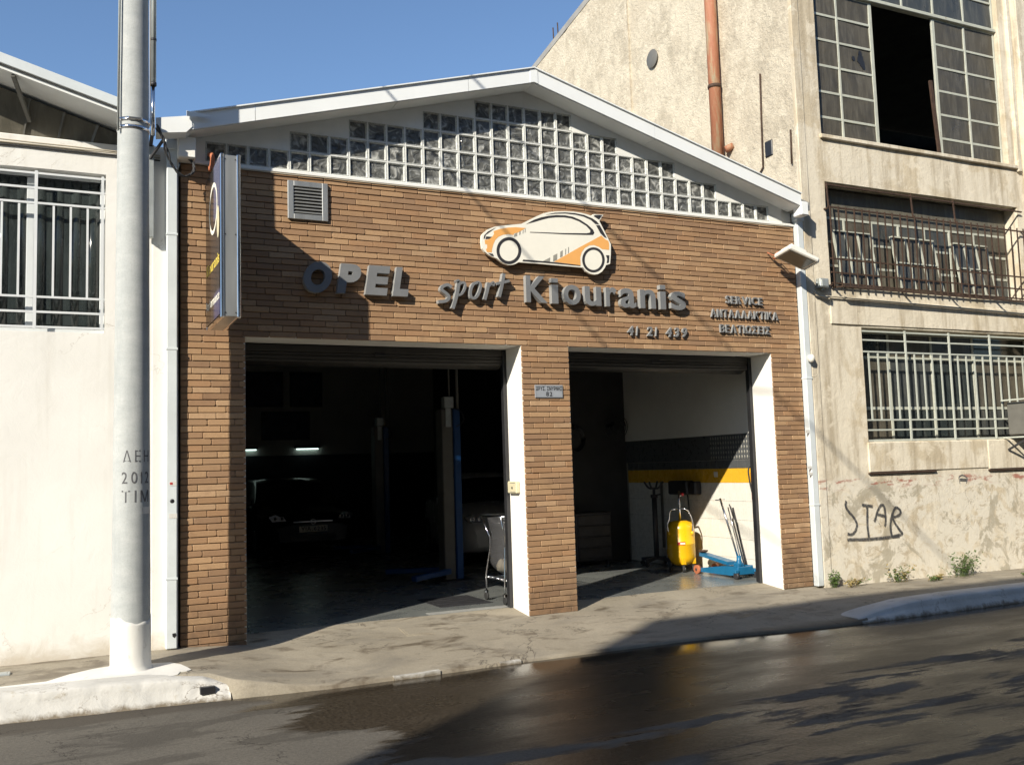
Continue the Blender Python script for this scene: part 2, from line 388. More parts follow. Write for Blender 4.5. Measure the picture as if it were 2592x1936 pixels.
# ------------------------------------------------------------------ mesh helpers
ORG = {}
class MB:
    def __init__(s): s.v = []; s.f = []; s.mi = []; s.sm = []
    def add(s, vs, fs, mi=0, smooth=False):
        o = len(s.v); s.v += [Vector(q) for q in vs]
        for f in fs: s.f.append([o+i for i in f]); s.mi.append(mi); s.sm.append(smooth)
        return s
    def box(s, x0, x1, y0, y1, z0, z1, mi=0, bev=0.0):
        if bev <= 0:
            vs = [(x, y, z) for z in (z0, z1) for y in (y0, y1) for x in (x0, x1)]
            return s.add(vs, [(0, 2, 3, 1), (4, 5, 7, 6), (0, 1, 5, 4), (2, 6, 7, 3), (0, 4, 6, 2), (1, 3, 7, 5)], mi)
        return s.obox(Vector(((x0+x1)/2, (y0+y1)/2, (z0+z1)/2)), Vector((1, 0, 0)), Vector((0, 1, 0)), Vector((0, 0, 1)), (x1-x0)/2, (y1-y0)/2, (z1-z0)/2, mi, bev)
    def obox(s, c, ax, ay, az, hx, hy, hz, mi=0, bev=0.0):
        c = Vector(c)
        def P(a, b, d): return c+ax*a+ay*b+az*d
        if bev <= 0:
            vs = [P(x, y, z) for z in (-hz, hz) for y in (-hy, hy) for x in (-hx, hx)]
            return s.add(vs, [(0, 2, 3, 1), (4, 5, 7, 6), (0, 1, 5, 4), (2, 6, 7, 3), (0, 4, 6, 2), (1, 3, 7, 5)], mi)
        b = min(bev, hx*.9, hy*.9, hz*.9); vs = []; fs = []; idx = {}
        for sx in (-1, 1):
            for sy in (-1, 1):
                for sz in (-1, 1):
                    idx[sx, sy, sz] = len(vs)
                    vs += [P(sx*hx, sy*(hy-b), sz*(hz-b)), P(sx*(hx-b), sy*hy, sz*(hz-b)), P(sx*(hx-b), sy*(hy-b), sz*hz)]
        I = lambda sx, sy, sz, k: idx[sx, sy, sz]+k
        def q(a):
            pts = [vs[i] for i in a]; nrm = (pts[1]-pts[0]).cross(pts[2]-pts[0]); cen = sum(pts, Vector())/len(pts)
            return a if nrm.dot(cen-c) > 0 else a[::-1]
        for t in (-1, 1):
            fs.append(q([I(t, -1, -1, 0), I(t, 1, -1, 0), I(t, 1, 1, 0), I(t, -1, 1, 0)]))
            fs.append(q([I(-1, t, -1, 1), I(1, t, -1, 1), I(1, t, 1, 1), I(-1, t, 1, 1)]))
            fs.append(q([I(-1, -1, t, 2), I(1, -1, t, 2), I(1, 1, t, 2), I(-1, 1, t, 2)]))
            for u in (-1, 1):
                fs.append(q([I(t, u, -1, 0), I(t, u, 1, 0), I(t, u, 1, 1), I(t, u, -1, 1)]))
                fs.append(q([I(t, -1, u, 0), I(t, 1, u, 0), I(t, 1, u, 2), I(t, -1, u, 2)]))
                fs.append(q([I(-1, t, u, 1), I(1, t, u, 1), I(1, t, u, 2), I(-1, t, u, 2)]))
                for k in (-1, 1): fs.append(q([I(t, u, k, 0), I(t, u, k, 1), I(t, u, k, 2)]))
        return s.add(vs, fs, mi)
    def bar(s, a, b, w, h=None, up=(0, 0, 1), mi=0, bev=0.0):
        a, b = Vector(a), Vector(b); d = b-a; L = d.length; az = d.normalized()
        up = Vector(up)
        if abs(az.dot(up)) > .95: up = Vector((0, 1, 0))
        ax = az.cross(up).normalized(); ay = ax.cross(az)
        return s.obox((a+b)/2, ax, ay, az, w/2, (h or w)/2, L/2, mi, bev)
    def tube(s, pts, r, n=8, mi=0, cap=True, smooth=True):
        pts = [Vector(p) for p in pts]; rs = r if isinstance(r, (list, tuple)) else [r]*len(pts)
        vs = []; fs = []; prev = None
        for i, p in enumerate(pts):
            t = (pts[min(i+1, len(pts)-1)]-pts[max(i-1, 0)])
            t = t.normalized() if t.length > 1e-9 else Vector((0, 0, 1))
            if prev is None:
                a = Vector((0, 0, 1)) if abs(t.z) < .9 else Vector((1, 0, 0)); x = t.cross(a).normalized()
            else: x = (prev-t*prev.dot(t)).normalized()
            prev = x; y = t.cross(x)
            for k in range(n):
                an = 2*math.pi*k/n; vs.append(p+(x*math.cos(an)+y*math.sin(an))*rs[i])
        for i in range(len(pts)-1):
            for k in range(n):
                k2 = (k+1) % n; fs.append((i*n+k, i*n+k2, (i+1)*n+k2, (i+1)*n+k))
        s.add(vs, fs, mi, smooth)
        if cap:
            o = len(s.v)-len(vs)
            s.f.append([o+k for k in range(n)][::-1]); s.mi.append(mi); s.sm.append(False)
            s.f.append([o+(len(pts)-1)*n+k for k in range(n)]); s.mi.append(mi); s.sm.append(False)
        return s
    def lathe(s, c, prof, n=20, axis='z', mi=0, smooth=True):
        c = Vector(c); vs = []; fs = []
        ex, ey, ez = {'z': ((1, 0, 0), (0, 1, 0), (0, 0, 1)), 'y': ((1, 0, 0), (0, 0, 1), (0, 1, 0)), 'x': ((0, 1, 0), (0, 0, 1), (1, 0, 0))}[axis]
        ex, ey, ez = Vector(ex), Vector(ey), Vector(ez)
        for r, h in prof:
            for k in range(n):
                a = 2*math.pi*k/n; vs.append(c+ex*(r*math.cos(a))+ey*(r*math.sin(a))+ez*h)
        for i in range(len(prof)-1):
            for k in range(n):
                k2 = (k+1) % n; fs.append((i*n+k, i*n+k2, (i+1)*n+k2, (i+1)*n+k))
        s.add(vs, fs, mi, smooth); o = len(s.v)-len(vs)
        if prof[0][0] > 1e-6: s.f.append([o+k for k in range(n)][::-1]); s.mi.append(mi); s.sm.append(False)
        if prof[-1][0] > 1e-6: s.f.append([o+(len(prof)-1)*n+k for k in range(n)]); s.mi.append(mi); s.sm.append(False)
        return s
    def prism(s, poly, fn0, fn1, mi=0, mis=None, back=True):
        """poly: 2-D outline; fn0 / fn1 map a 2-D point to the front / back 3-D point"""
        k = len(poly); A = [Vector(fn0(*p)) for p in poly]; B = [Vector(fn1(*p)) for p in poly]
        tris = tessellate_polygon([[Vector((p[0], p[1], 0)) for p in poly]])
        s.add(A+B, [t for t in tris] + ([tuple(k+i for i in t[::-1]) for t in tris] if back else []), mi)
        s.add(A+B, [(i, k+i, k+(i+1) % k, (i+1) % k) for i in range(k)], mi if mis is None else mis)
        return s
    def build(s, name, mats, parent=None, tint=None):
        lo = Vector((min(v.x for v in s.v), min(v.y for v in s.v), min(v.z for v in s.v)))
        hi = Vector((max(v.x for v in s.v), max(v.y for v in s.v), max(v.z for v in s.v)))
        org = Vector(((lo.x+hi.x)/2, (lo.y+hi.y)/2, lo.z))
        me = bpy.data.meshes.new(name); me.from_pydata([v-org for v in s.v], [], s.f)
        for m in (mats if isinstance(mats, (list, tuple)) else [mats]): me.materials.append(M[m])
        me.polygons.foreach_set('material_index', s.mi); me.polygons.foreach_set('use_smooth', s.sm)
        if tint is not None:
            ca = me.color_attributes.new('tint', 'FLOAT_COLOR', 'CORNER'); buf = []
            for pi, pl in enumerate(me.polygons):
                c = tint[pi] if isinstance(tint, list) else tint
                buf += [c[0], c[1], c[2], 1.0]*pl.loop_total
            ca.data.foreach_set('color', buf)
        me.update()
        o = bpy.data.objects.new(name, me); COL.objects.link(o)
        place(o, org, parent); return o
def place(o, org, parent):
    ORG[o] = Vector(org)
    if parent is not None: o.parent = parent; o.location = org-ORG[parent]
    else: o.location = org
def tag(o, label=None, cat=None, group=None, kind=None):
    if label: o['label'] = label
    if cat: o['category'] = cat
    if group: o['group'] = group
    if kind: o['kind'] = kind
    return o
def thing(name, loc, label, cat, group=None):
    o = bpy.data.objects.new(name, None); COL.objects.link(o); o.empty_display_size = .2
    place(o, Vector(loc), None); return tag(o, label, cat, group)

# glyphs of the built-in font as (verts, faces) in a unit box
_gl = {}
def glyph(ch, bold=.0):
    if (ch, bold) in _gl: return _gl[ch, bold]
    cu = bpy.data.curves.new('t', 'FONT'); cu.body = ch; cu.size = 1.0; cu.offset = bold; cu.extrude = .5; cu.resolution_u = 4
    ob = bpy.data.objects.new('t', cu); COL.objects.link(ob)
    dg = bpy.context.evaluated_depsgraph_get(); me = ob.evaluated_get(dg).to_mesh()
    vs = [v.co.copy() for v in me.vertices]; fs = [tuple(p.vertices) for p in me.polygons]
    ob.evaluated_get(dg).to_mesh_clear(); bpy.data.objects.remove(ob); bpy.data.curves.remove(cu)
    x0 = min(v.x for v in vs); x1 = max(v.x for v in vs); y0 = min(v.y for v in vs); y1 = max(v.y for v in vs)
    r = ([Vector(((v.x-x0)/(x1-x0), (v.y-y0)/(y1-y0), v.z)) for v in vs], fs, (x1-x0), (y1-y0)); _gl[ch, bold] = r; return r
def put_glyph(mb, ch, x0, x1, z0, z1, yf, yb, bold=.02, shear=0.0, fn=None):
    """front at yf, back at yb; fn maps (x, z, depth01) to a 3-D point"""
    vs, fs, _, _ = glyph(ch, bold); out = []; mi = []
    W = x1-x0-abs(shear)*(z1-z0)
    for v in vs:
        x = x0+v.x*W+shear*v.y*(z1-z0); z = z0+v.y*(z1-z0); d = .5-v.z
        out.append(fn(x, z, d) if fn else Vector((x, yf+(yb-yf)*d, z)))
    for f in fs:
        zz = [vs[i].z for i in f]
        mb.add([out[i] for i in f], [tuple(range(len(f)))], 1 if max(zz)-min(zz) > .1 else 0)
def text_line(mb, txt, x0, x1, z0, z1, yf, yb, bold=.02, shear=0.0, gap=.12, fn=None, low=()):
    ws = []
    for ch in txt:
        if ch == ' ': ws.append(.35)
        else: g = glyph(ch, bold); ws.append(g[2])
    tot = sum(ws)+gap*(len(txt)-1); k = (x1-x0)/tot; x = x0; H = glyph('H', bold)[3]; out = []
    for ch, wd in zip(txt, ws):
        if ch != ' ':
            hh = glyph(ch, bold)[3]/H
            b = mb() if callable(mb) else mb
            put_glyph(b, ch, x, x+wd*k, z0, z0+(z1-z0)*min(hh, 1.05), yf, yb, bold, shear, fn); out.append(b)
        x += (wd+gap)*k
    return out
def ribbon(path, width):
    """outline polygon of a stroke along a 2-D path"""
    L = []; R_ = []; n = len(path)
    for i, p in enumerate(path):
        a = path[max(i-1, 0)]; b = path[min(i+1, n-1)]; dx, dy = b[0]-a[0], b[1]-a[1]; l = math.hypot(dx, dy) or 1
        wd = width[i] if isinstance(width, (list, tuple)) else width
        nx, ny = -dy/l*wd/2, dx/l*wd/2; L.append((p[0]+nx, p[1]+ny)); R_.append((p[0]-nx, p[1]-ny))
    return L+R_[::-1]
def smooth_path(pts, k=4):
    out = []; n = len(pts)
    for i in range(n-1):
        p0, p1, p2, p3 = pts[max(i-1, 0)], pts[i], pts[i+1], pts[min(i+2, n-1)]
        for j in range(k):
            t = j/k; out.append(tuple(.5*((2*p1[c])+(-p0[c]+p2[c])*t+(2*p0[c]-5*p1[c]+4*p2[c]-p3[c])*t*t+(-p0[c]+3*p1[c]-3*p2[c]+p3[c])*t**3) for c in range(len(p1))))
    out.append(tuple(pts[-1])); return out
def lerp(tab, x):
    if x <= tab[0][0]: return tab[0][1]
    for (a, b), (c, d) in zip(tab, tab[1:]):
        if x <= c: return b+(d-b)*(x-a)/(c-a)
    return tab[-1][1]
def nz(x, y, z=0.0): return noise.noise(Vector((x, y, z)))

# ================================================================== SETTING
EDGE = [(-30, -1.25), (-5, -1.34), (-3.4, -1.5), (-2.6, -1.58), (.7, -1.54), (1.8, -1.72), (2.8, -1.78), (5.2, -1.76), (30, -1.8)]
RZ = -.12
def walk_h(x, y):
    t = max(0, min(1, (x+3.75)/1.1)); t = t*t*(3-2*t)              # 0 left pavement, 1 ramp
    q = max(0, min(1, (x-2.5)/1.0)); q = q*q*(3-2*q)               # right pavement
    e = lerp(EDGE, x); d = max(0, -y/-e)
    left = .055 if x < -3.45 else .055; rp = -.10*d**1.25; right = -.02-.008*max(0, min(4, x-3.5))
    h = left*(1-t)+rp*t; h = h*(1-q)+(right*1.0)*q
    if y > 0: h += .05*min(1, y/.4)*t*(1-q) + .0
    if y > 0 and q > 0: h = h*(1-q)+.05*min(1, y/.4)*q if x < 3.9 else h
    return h+.006*nz(x*1.3, y*1.6)+.003*nz(x*5, y*5, 3)
mb = MB(); nx, ny = 260, 26; x0, x1 = -16, 20
xs = [x0+(x1-x0)*i/nx for i in range(nx+1)]; vs = []
for x in xs:
    e = lerp(EDGE, x)
    kerbed = x < -3.5 or x > 2.95
    e2 = (e+.2 if kerbed else e+.012*nz(x*3, 7.7)+.008*nz(x*11, 2))
    for j in range(ny+1):
        t = j/ny; y = .42+(e2-.42)*t; vs.append((x, y, walk_h(x, y)))
    vs.append((x, e2-.004, -.2))
k = ny+2
mb.add(vs, [(i*k+j, i*k+j+1, (i+1)*k+j+1, (i+1)*k+j) for i in range(nx) for j in range(ny+1)], 0, True)
tag(mb.build('pavement', 'concrete'), kind='structure')
mb = MB(); nx, ny = 120, 40; vs = []
for i in range(nx+1):
    for j in range(ny+1):
        x = -30+60*i/nx; y = -1.2-7.6*j/ny; vs.append((x, y, RZ+.008*nz(x*.8, y*1.1)))
mb.add(vs, [(i*(ny+1)+j, i*(ny+1)+j+1, (i+1)*(ny+1)+j+1, (i+1)*(ny+1)+j) for i in range(nx) for j in range(ny)], 0, True)
tag(mb.build('road', 'asphalt'), kind='structure')
mb = MB(); mb.box(-30, 30, -11.4, -8.75, -.3, .02); tag(mb.build('far_pavement', 'concrete'), kind='structure')
mb = MB(); mb.add([(-300, -300, -.32), (300, -300, -.32), (300, 300, -.32), (-300, 300, -.32)], [(0, 1, 2, 3)])
tag(mb.build('ground', 'asphalt'), kind='structure')

def kerb(name, xa, xb, topf, nseg, lump, seed):
    mb = MB(); vs = []; prof = 9
    for i in range(nseg+1):
        x = xa+(xb-xa)*i/nseg; e = lerp(EDGE, x); tp = topf(x); pin = walk_h(x, e+.5)
        fr = [(e+.46, min(tp, pin)-.03), (e+.33, tp-.004), (e+.17, tp), (e+.062, tp-.003), (e+.045, tp-.018), (e+.038, tp-.06), (e+.025, tp*.4-.06), (e-.005, -.10), (e-.03, -.16)]
        for j, (y, z) in enumerate(fr):
            jo = max(0, 1-abs(((x*.93+seed) % 1.0)-.5)/.012); a = lump*((.0, .10, .4)[j] if j < 3 else 1.0)-.014*jo*(j > 1)
            vs.append((x, y-a*(nz(x*4.5, z*9, seed)+.55*nz(x*13, z*22, seed+3)), z+.4*a*nz(x*5, y*9, seed+7)))
    mb.add(vs, [(i*prof+j, i*prof+j+1, (i+1)*prof+j+1, (i+1)*prof+j) for i in range(nseg) for j in range(prof-1)], 0, True)
    for i, fl in ((0, 1), (nseg, 0)):
        f = [i*prof+j for j in range(prof)]; mb.f.append(f if fl else f[::-1]); mb.mi.append(0); mb.sm.append(False)
    return tag(mb.build(name, 'kerb'), kind='structure')
kerb('kerb_left', -16, -3.42, lambda x: lerp([(-4.3, .070), (-3.85, .062), (-3.6, .035), (-3.42, -.02)], x), 560, .018, 1.0)
kerb('kerb_right', 2.75, 20, lambda x: lerp([(2.75, -.07), (3.0, -.02), (3.5, .03), (4.2, .045), (7, .03)], x), 300, .006, 5.0)
# whitewash spilled round the pole
mb = MB(); poly = [onZ(u*.3911, 1290+v*.3911, .06) for u, v in [(-400, 1190), (300, 1110), (450, 1062), (600, 1028), (720, 1008), (1000, 990), (1100, 985), (1170, 998), (1215, 1015), (1238, 1030), (1210, 1040), (1165, 1046), (1150, 1064), (1080, 1078), (1000, 1085), (650, 1100), (200, 1135)]]
mb.prism([(p.x, p.y) for p in poly], lambda x, y: (x, y, walk_h(x, y)+.005), lambda x, y: (x, y, walk_h(x, y)-.006))
tag(mb.build('whitewash_patch', 'whitewash'), kind='structure')
mb = MB(); p = onZ(20*.3911, 1290+1065*.3911, .055)
mb.box(p.x-.10, p.x+.05, p.y-.06, p.y+.06, .045, .066, 0, .004)
mb.box(p.x-.08, p.x+.03, p.y-.045, p.y+.045, .060, .069, 0, .003)
tag(mb.build('access_cover', 'galv'), 'small grey metal access cover set in the pavement by the white wall', 'cover')
mb = MB(); p = onZ(1352*.3911, 1290+1170*.3911, -.03)
e_ = lerp(EDGE, p.x); mb.box(p.x-.055, p.x+.055, e_-.004, e_+.08, -.065, -.012, 0, .004)
o = mb.build('drain_outlet', 'black'); tag(o, 'dark square drain outlet in the end of the whitewashed kerb', 'drain')

# ================================================================== OPPOSITE BUILDING (its shadow lies on the road)
ob = thing('opposite_building', (0, -14, 0), 'plain rendered block across the street that shades the road', 'building')
OX, OY, OH = -14.35, -11.4, 10.95
mb = MB(); mb.box(OX, 22, OY-8, OY, -.3, OH-.5); mb.build('wall', 'opp_wall', ob)
mb = MB(); mb.box(OX, 22, OY-8, OY+.003, OH-.5, OH, 0, .02); mb.build('parapet', 'opp_wall', ob)
for fz in (1.0, 4.6, 8.0):
    for i in range(9):
        xx = OX+1.6+i*3.6; mb = MB(); mb.box(xx, xx+1.5, OY-.02, OY+.04, fz, fz+1.7, 0, .01); wdw = mb.build('window', 'white_frame', ob)
        mb = MB(); mb.box(xx+.08, xx+1.42, OY+.035, OY+.05, fz+.08, fz+1.62); mb.build('pane', 'car_glass', wdw)

# ================================================================== GARAGE
BL, BR = -3.62, 3.78; OL0, OL1, OR0, OR1 = -3.036, -.13, .455, 3.312; LIN = 2.87; DEP = .385; FZ = .05
gar = thing('brick_garage', (0, 0, 0), 'single storey brick fronted repair garage with glass block gable and two open bays', 'building')
mb = MB()
for a, b in ((BL+.004, OL0-.02), (OL1+.02, OR0-.02), (OR1+.02, BR-.004)): mb.box(a, b, .010, DEP-.02, -.15, LIN+.02)
mb.box(BL+.004, BR-.004, .010, DEP-.02, LIN+.021, 4.50)
wall = mb.build('front_wall', 'mortar', gar)
mb = MB()
for a, b in ((OL0-.02, OL0), (OL1, OL1+.02), (OR0-.02, OR0), (OR1, OR1+.02)): mb.box(a, b, .012, DEP, -.15, LIN)
for a, b in ((OL0, OL1), (OR0, OR1)): mb.box(a-.02, b+.02, .012, DEP, LIN+.001, LIN+.021)
mb.build('door_reveal', 'plaster', gar)
# --- bricks
BC = .0598
def brick(mb, xa, xb, z, tintrow):
    g = .0032; x0, x1, z0, z1 = xa+g*.7, xb-g*.7, z+.0042, z+BC-.0030
    dz = random.uniform(-.0012, .0012); dy = random.uniform(-.004, .002); c = min(.010, (x1-x0)*.2)*random.choice((.25, .4, .6, 1)); e = .0035
    z0 += dz; z1 += dz; s1 = random.uniform(-.0015, .0015); s2 = random.uniform(-.0015, .0015)
    def ring(i, y):
        a, b, lo, hi, cc = x0+i, x1-i, z0+i, z1-i, c
        return [(a+cc, y, lo), (b-cc, y, lo+s1), (b, y, lo+cc+s1), (b, y, hi-cc+s2), (b-cc, y, hi+s2), (a+cc, y, hi), (a, y, hi-cc), (a, y, lo+cc)]
    vs = ring(0, .012)+ring(0, .0035+dy)+ring(e, dy)
    fs = [tuple(range(16, 24))]
    for r in (0, 8):
        fs += [(r+i, r+(i+1) % 8, r+8+(i+1) % 8, r+8+i) for i in range(8)]
    mb.add(vs, fs)
    return len(fs)
PAL = [(0.348, 0.215, 0.116), (0.335, 0.202, 0.108), (0.408, 0.259, 0.143), (0.301, 0.182, 0.102), (0.448, 0.297, 0.173), (0.352, 0.221, 0.124), (0.278, 0.172, 0.101), (0.368, 0.215, 0.113), (0.42, 0.268, 0.146), (0.32, 0.196, 0.11)]
rows = []
off = 0.0
for r in range(75):
    z = r*BC; off = (off+random.choice((.085, .125, .165))) % .25
    segs = [(BL, BR)] if z > LIN-.02 else [(BL, OL0), (OL1, OR0), (OR1, BR)]
    for a, b in segs:
        cuts = [a]; x = math.floor((a-off)/.25)*.25+off
        while x < b-.045:
            if x > a+.045: cuts.append(x+random.uniform(-.006, .006))
            x += .25
        cuts.append(b)
        for xa, xb in zip(cuts, cuts[1:]): rows.append((xa, xb, z))
def bdist(q): return (Vector(((q[0]+q[1])/2, 0, q[2]))-CAM).length/((q[1]-q[0])**.5)
rows.sort(key=bdist)
big = MB(); btint = []
for i, (xa, xb, z) in enumerate(rows):
    c = random.choice(PAL); m_ = random.uniform(.88, 1.10); c = tuple(v*m_ for v in c)
    if i < 300:
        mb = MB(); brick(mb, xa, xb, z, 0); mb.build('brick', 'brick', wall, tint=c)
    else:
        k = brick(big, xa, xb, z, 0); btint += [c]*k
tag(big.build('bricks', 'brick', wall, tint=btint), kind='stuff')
# --- gable with glass blocks
GB = 4.535; SL = .2787
RP = 5.728
def under(x): return RP-SL*abs(x)        # underside of the soffit
rowsg = [(0, 34), (4, 30), (7, 27), (11, 23), (14, 20)]
gx = lambda i: (i-17)*.2
mb = MB(); poly = [(BL+.01, 4.50), (BR-.01, 4.50), (BR-.01, under(BR)+.01), (0, RP+.01), (BL+.01, under(BL)+.01)]
mb.prism(poly, lambda x, z: (x, .032, z), lambda x, z: (x, .25, z)); gw = mb.build('gable_wall', 'gable', gar)
mb = MB()
poly = [(gx(0), GB)]
for r in range(5):
    poly += [(gx(rowsg[r][0]), GB+.2*r), (gx(rowsg[r][0]), GB+.2*(r+1))]
poly += [(gx(17), GB+1.0)]
left_fill = poly[1:]+[(0, RP-.004), (BL+.012, under(BL)-.004), (BL+.012, GB)]
mb.prism(left_fill, lambda x, z: (x, .001, z), lambda x, z: (x, .036, z))
mb.prism([(-x if abs(x) > 1e-6 else .001, z) for x, z in left_fill][::-1], lambda x, z: (x, .001, z), lambda x, z: (x, .036, z))
mb.build('gable_infill', 'gable', gar)
mb = MB(); mb.box(BL-.01, BR+.01, -.018, .06, 4.497, GB-.004, 0, .005); mb.build('ledge', 'gable', gar)
mb = MB(); J = .0048
for r, (a, b) in enumerate(rowsg):
    for i in range(a, b+1): mb.box(gx(i)-J, gx(i)+J, .003, .034, GB+.2*r+J, GB+.2*(r+1)-J)
    mb.box(gx(a)-J, gx(b)+J, .0022, .034, GB+.2*r-J*.9, GB+.2*r+J)
    up_ = rowsg[r+1] if r < 4 else (17, 17)
    for qa, qb in ((a, up_[0]), (up_[1], b)):
        if qb > qa: mb.box(gx(qa)-J, gx(qb)+J, .0022, .034, GB+.2*(r+1)-J, GB+.2*(r+1)+J*.6)
mb.build('joint_grid', 'gable', gw)
for r, (a, b) in enumerate(rowsg):
    for i in range(a, b):
        x0, x1, z0, z1 = gx(i)+J, gx(i+1)-J, GB+.2*r+J, GB+.2*(r+1)-J; w_ = .006
        mb = MB()
        def rg(q, y): return [(x0+q, y, z0+q), (x1-q, y, z0+q), (x1-q, y, z1-q), (x0+q, y, z1-q)]
        V_ = rg(0, .006)+rg(.003, -.001)+rg(w_, -.001)+rg(w_+.011, .020)+rg(w_+.013, .0205)
        cxm, czm = (x0+x1)/2, (z0+z1)/2
        V_ += [(cxm, .0175+random.uniform(-.002, .002), czm)]
        for q in range(3): mb.add(V_, [(4*q+k, 4*q+(k+1) % 4, 4*q+4+(k+1) % 4, 4*q+4+k) for k in range(4)], 1)
        mb.add(V_, [(12+k, 12+(k+1) % 4, 16+(k+1) % 4, 16+k) for k in range(4)], 0)
        mb.add(V_, [(16+k, 16+(k+1) % 4, 20) for k in range(4)], 0)
        mb.build('glass_block', ['gb_pane', 'gb_rim'], gw)
# --- roof
FY = -.262; FH = .150
def slope_box(mb, xa, xb, y0, y1, d0, d1, mi=0):
    """slab following the roof slope: d0..d1 above the soffit line"""
    V_ = []
    for y in (y0, y1):
        for x, d in ((xa, d0), (xb, d0), (xb, d1), (xa, d1)): V_.append((x, y, RP-SL*abs(x)+d))
    mb.add(V_, [(0, 1, 2, 3), (7, 6, 5, 4), (0, 4, 5, 1), (1, 5, 6, 2), (2, 6, 7, 3), (3, 7, 4, 0)], mi)
LE, RE = -3.56, 3.70
roof_parts = [(LE, -2.98), (-2.975, -.78), (-.775, -.03), (.03, 1.55), (1.555, RE)]
mb = MB(); slope_box(mb, -3.70, 0, FY+.02, 13.2, .0, .10); slope_box(mb, 0, 3.85, FY+.02, 13.2, .0, .10)
rf = mb.build('roof', 'roof', gar)
for a, b in roof_parts:
    mb = MB(); slope_box(mb, a, b, FY, FY+.014, -.004, FH); mb.build('fascia_board', 'fascia', gar)
mb = MB(); V_ = []
for y in (FY-.006, FY+.016): V_ += [(-.045, y, RP-.004-SL*.045), (0, y, RP-.004), (.045, y, RP-.004-SL*.045), (.045, y, RP+FH+.005-SL*.045), (0, y, RP+FH+.005), (-.045, y, RP+FH+.005-SL*.045)]
mb.add(V_, [(0, 1, 4, 5), (1, 2, 3, 4), (6, 11, 10, 7), (7, 10, 9, 8)]+[(i, 6+i, 6+(i+1) % 6, (i+1) % 6) for i in range(6)])
mb.build('ridge_cap', 'fascia', gar)
mb = MB()
for a, b in ((LE, -1.56), (-1.555, 0), (0, 1.55), (1.555, RE)): slope_box(mb, a, b, FY+.015, .0, -.012, -.002)
mb.build('soffit', 'fascia', gar)
mb = MB(); slope_box(mb, LE, RE if False else 0, FY-.02, FY+.05, FH, FH+.012); slope_box(mb, 0, RE, FY-.02, FY+.05, FH, FH+.012); mb.build('roof_flashing', 'fascia', gar)
mb = MB(); mb.box(RE-.02, RE+.10, FY-.012, FY+.14, 4.58, 4.75, 0, .01); mb.build('gutter_end', 'fascia', gar)
# torn valley gutter end on the left
mb = MB(); A = [(-3.86, 4.66), (-3.60, 4.70), (-3.545, 4.76), (-3.56, 4.86), (-3.86, 4.80)]
mb.prism(A, lambda x, z: (x, -.27, z), lambda x, z: (x+.01, -.15, z-.02)); 
mb.prism([(-3.60, 4.845), (-3.42, 4.865), (-3.40, 4.88), (-3.60, 4.895)], lambda x, z: (x, -.31, z-.01), lambda x, z: (x, -.29, z))
mb.build('valley_gutter', 'fascia', gar)
mb = MB(); mb.box(-3.66, -3.50, -.16, .02, 4.50, 4.70, 0, .01); mb.build('valley_block', 'plaster', gar)
# --- roller shutters and rails
for a, b in ((OL0, OL1), (OR0, OR1)):
    sh = None
    for k, (z0, z1, y) in enumerate(((2.80, 2.868, .405), (2.765, 2.797, .412), (2.73, 2.762, .412), (2.70, 2.727, .420))):
        mb = MB(); mb.box(a+.03, b-.03, y, y+.03, z0, z1, 0, .006)
        if sh is None: sh = mb.build('roller_shutter', 'shutter', gar)
        else: mb.build('slat', 'shutter', sh)
    mb = MB(); mb.box((a+b)/2-.06, (a+b)/2+.05, .39, .43, 2.765, 2.80, 0, .004); mb.build('shutter_latch', 'black', sh)
    mb = MB(); mb.tube([(a, .62, 2.82), (b, .62, 2.82)], .15, 14); mb.build('shutter_roll', 'shutter', sh)
    for x in (a+.018, b-.018):
        mb = MB(); mb.box(x-.022, x+.022, .388, .46, FZ-.02, 2.86, 0, .003); mb.build('guide_rail', 'black', gar)
# --- interior
IXL, IXR, IYB = -3.55, 3.65, 12.6
mb = MB(); mb.box(IXL-.1, IXR+.1, .421, IYB+.1, -.1, FZ); tag(mb.build('garage_floor', 'floor'), kind='structure')
def wall_bands(nm, make):
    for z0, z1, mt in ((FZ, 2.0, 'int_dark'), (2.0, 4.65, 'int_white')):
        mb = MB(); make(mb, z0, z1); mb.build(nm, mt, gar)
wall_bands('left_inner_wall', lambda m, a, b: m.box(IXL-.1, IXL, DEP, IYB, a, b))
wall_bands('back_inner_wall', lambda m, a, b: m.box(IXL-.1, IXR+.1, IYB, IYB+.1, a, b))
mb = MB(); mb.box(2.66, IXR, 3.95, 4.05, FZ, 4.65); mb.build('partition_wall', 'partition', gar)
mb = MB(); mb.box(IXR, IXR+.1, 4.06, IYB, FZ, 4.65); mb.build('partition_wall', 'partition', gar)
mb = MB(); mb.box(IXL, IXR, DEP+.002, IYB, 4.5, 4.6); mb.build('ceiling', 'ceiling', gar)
mb = MB(); mb.box(IXR, IXR+.1, DEP, 3.949, FZ-.05, 1.925); rw = mb.build('right_inner_wall', 'grout', gar)
mb = MB(); mb.box(IXR-.006, IXR+.1, DEP, 3.949, 1.926, 4.6); mb.build('upper_inner_wall', 'plaster', gar)
TW = .152; ty = .40; ti = 0
TZ = [(FZ, .262, 'tile_white'), (.262, .515, 'tile_white'), (.515, .768, 'tile_white'), (.768, 1.02, 'tile_white'), (1.02, 1.268, 'tile_white'), (1.268, 1.462, 'tile_yellow'), (1.462, 1.575, 'tile_grey')]
while ty+TW < 3.95:
    for z0, z1, mt in TZ:
        mb = MB(); mb.box(IXR-.008+random.uniform(-.001, .001), IXR+.002, ty+.0015, ty+TW-.0015, z0+.0015, z1-.0015, 0, .0015); mb.build('tile', mt, rw)
    ty += TW
mb = MB(); mb.box(IXR-.007, IXR+.002, .40, 3.94, 1.58, 1.922, 0, .002); dp = mb.build('dot_panel', 'tile_grey', rw)
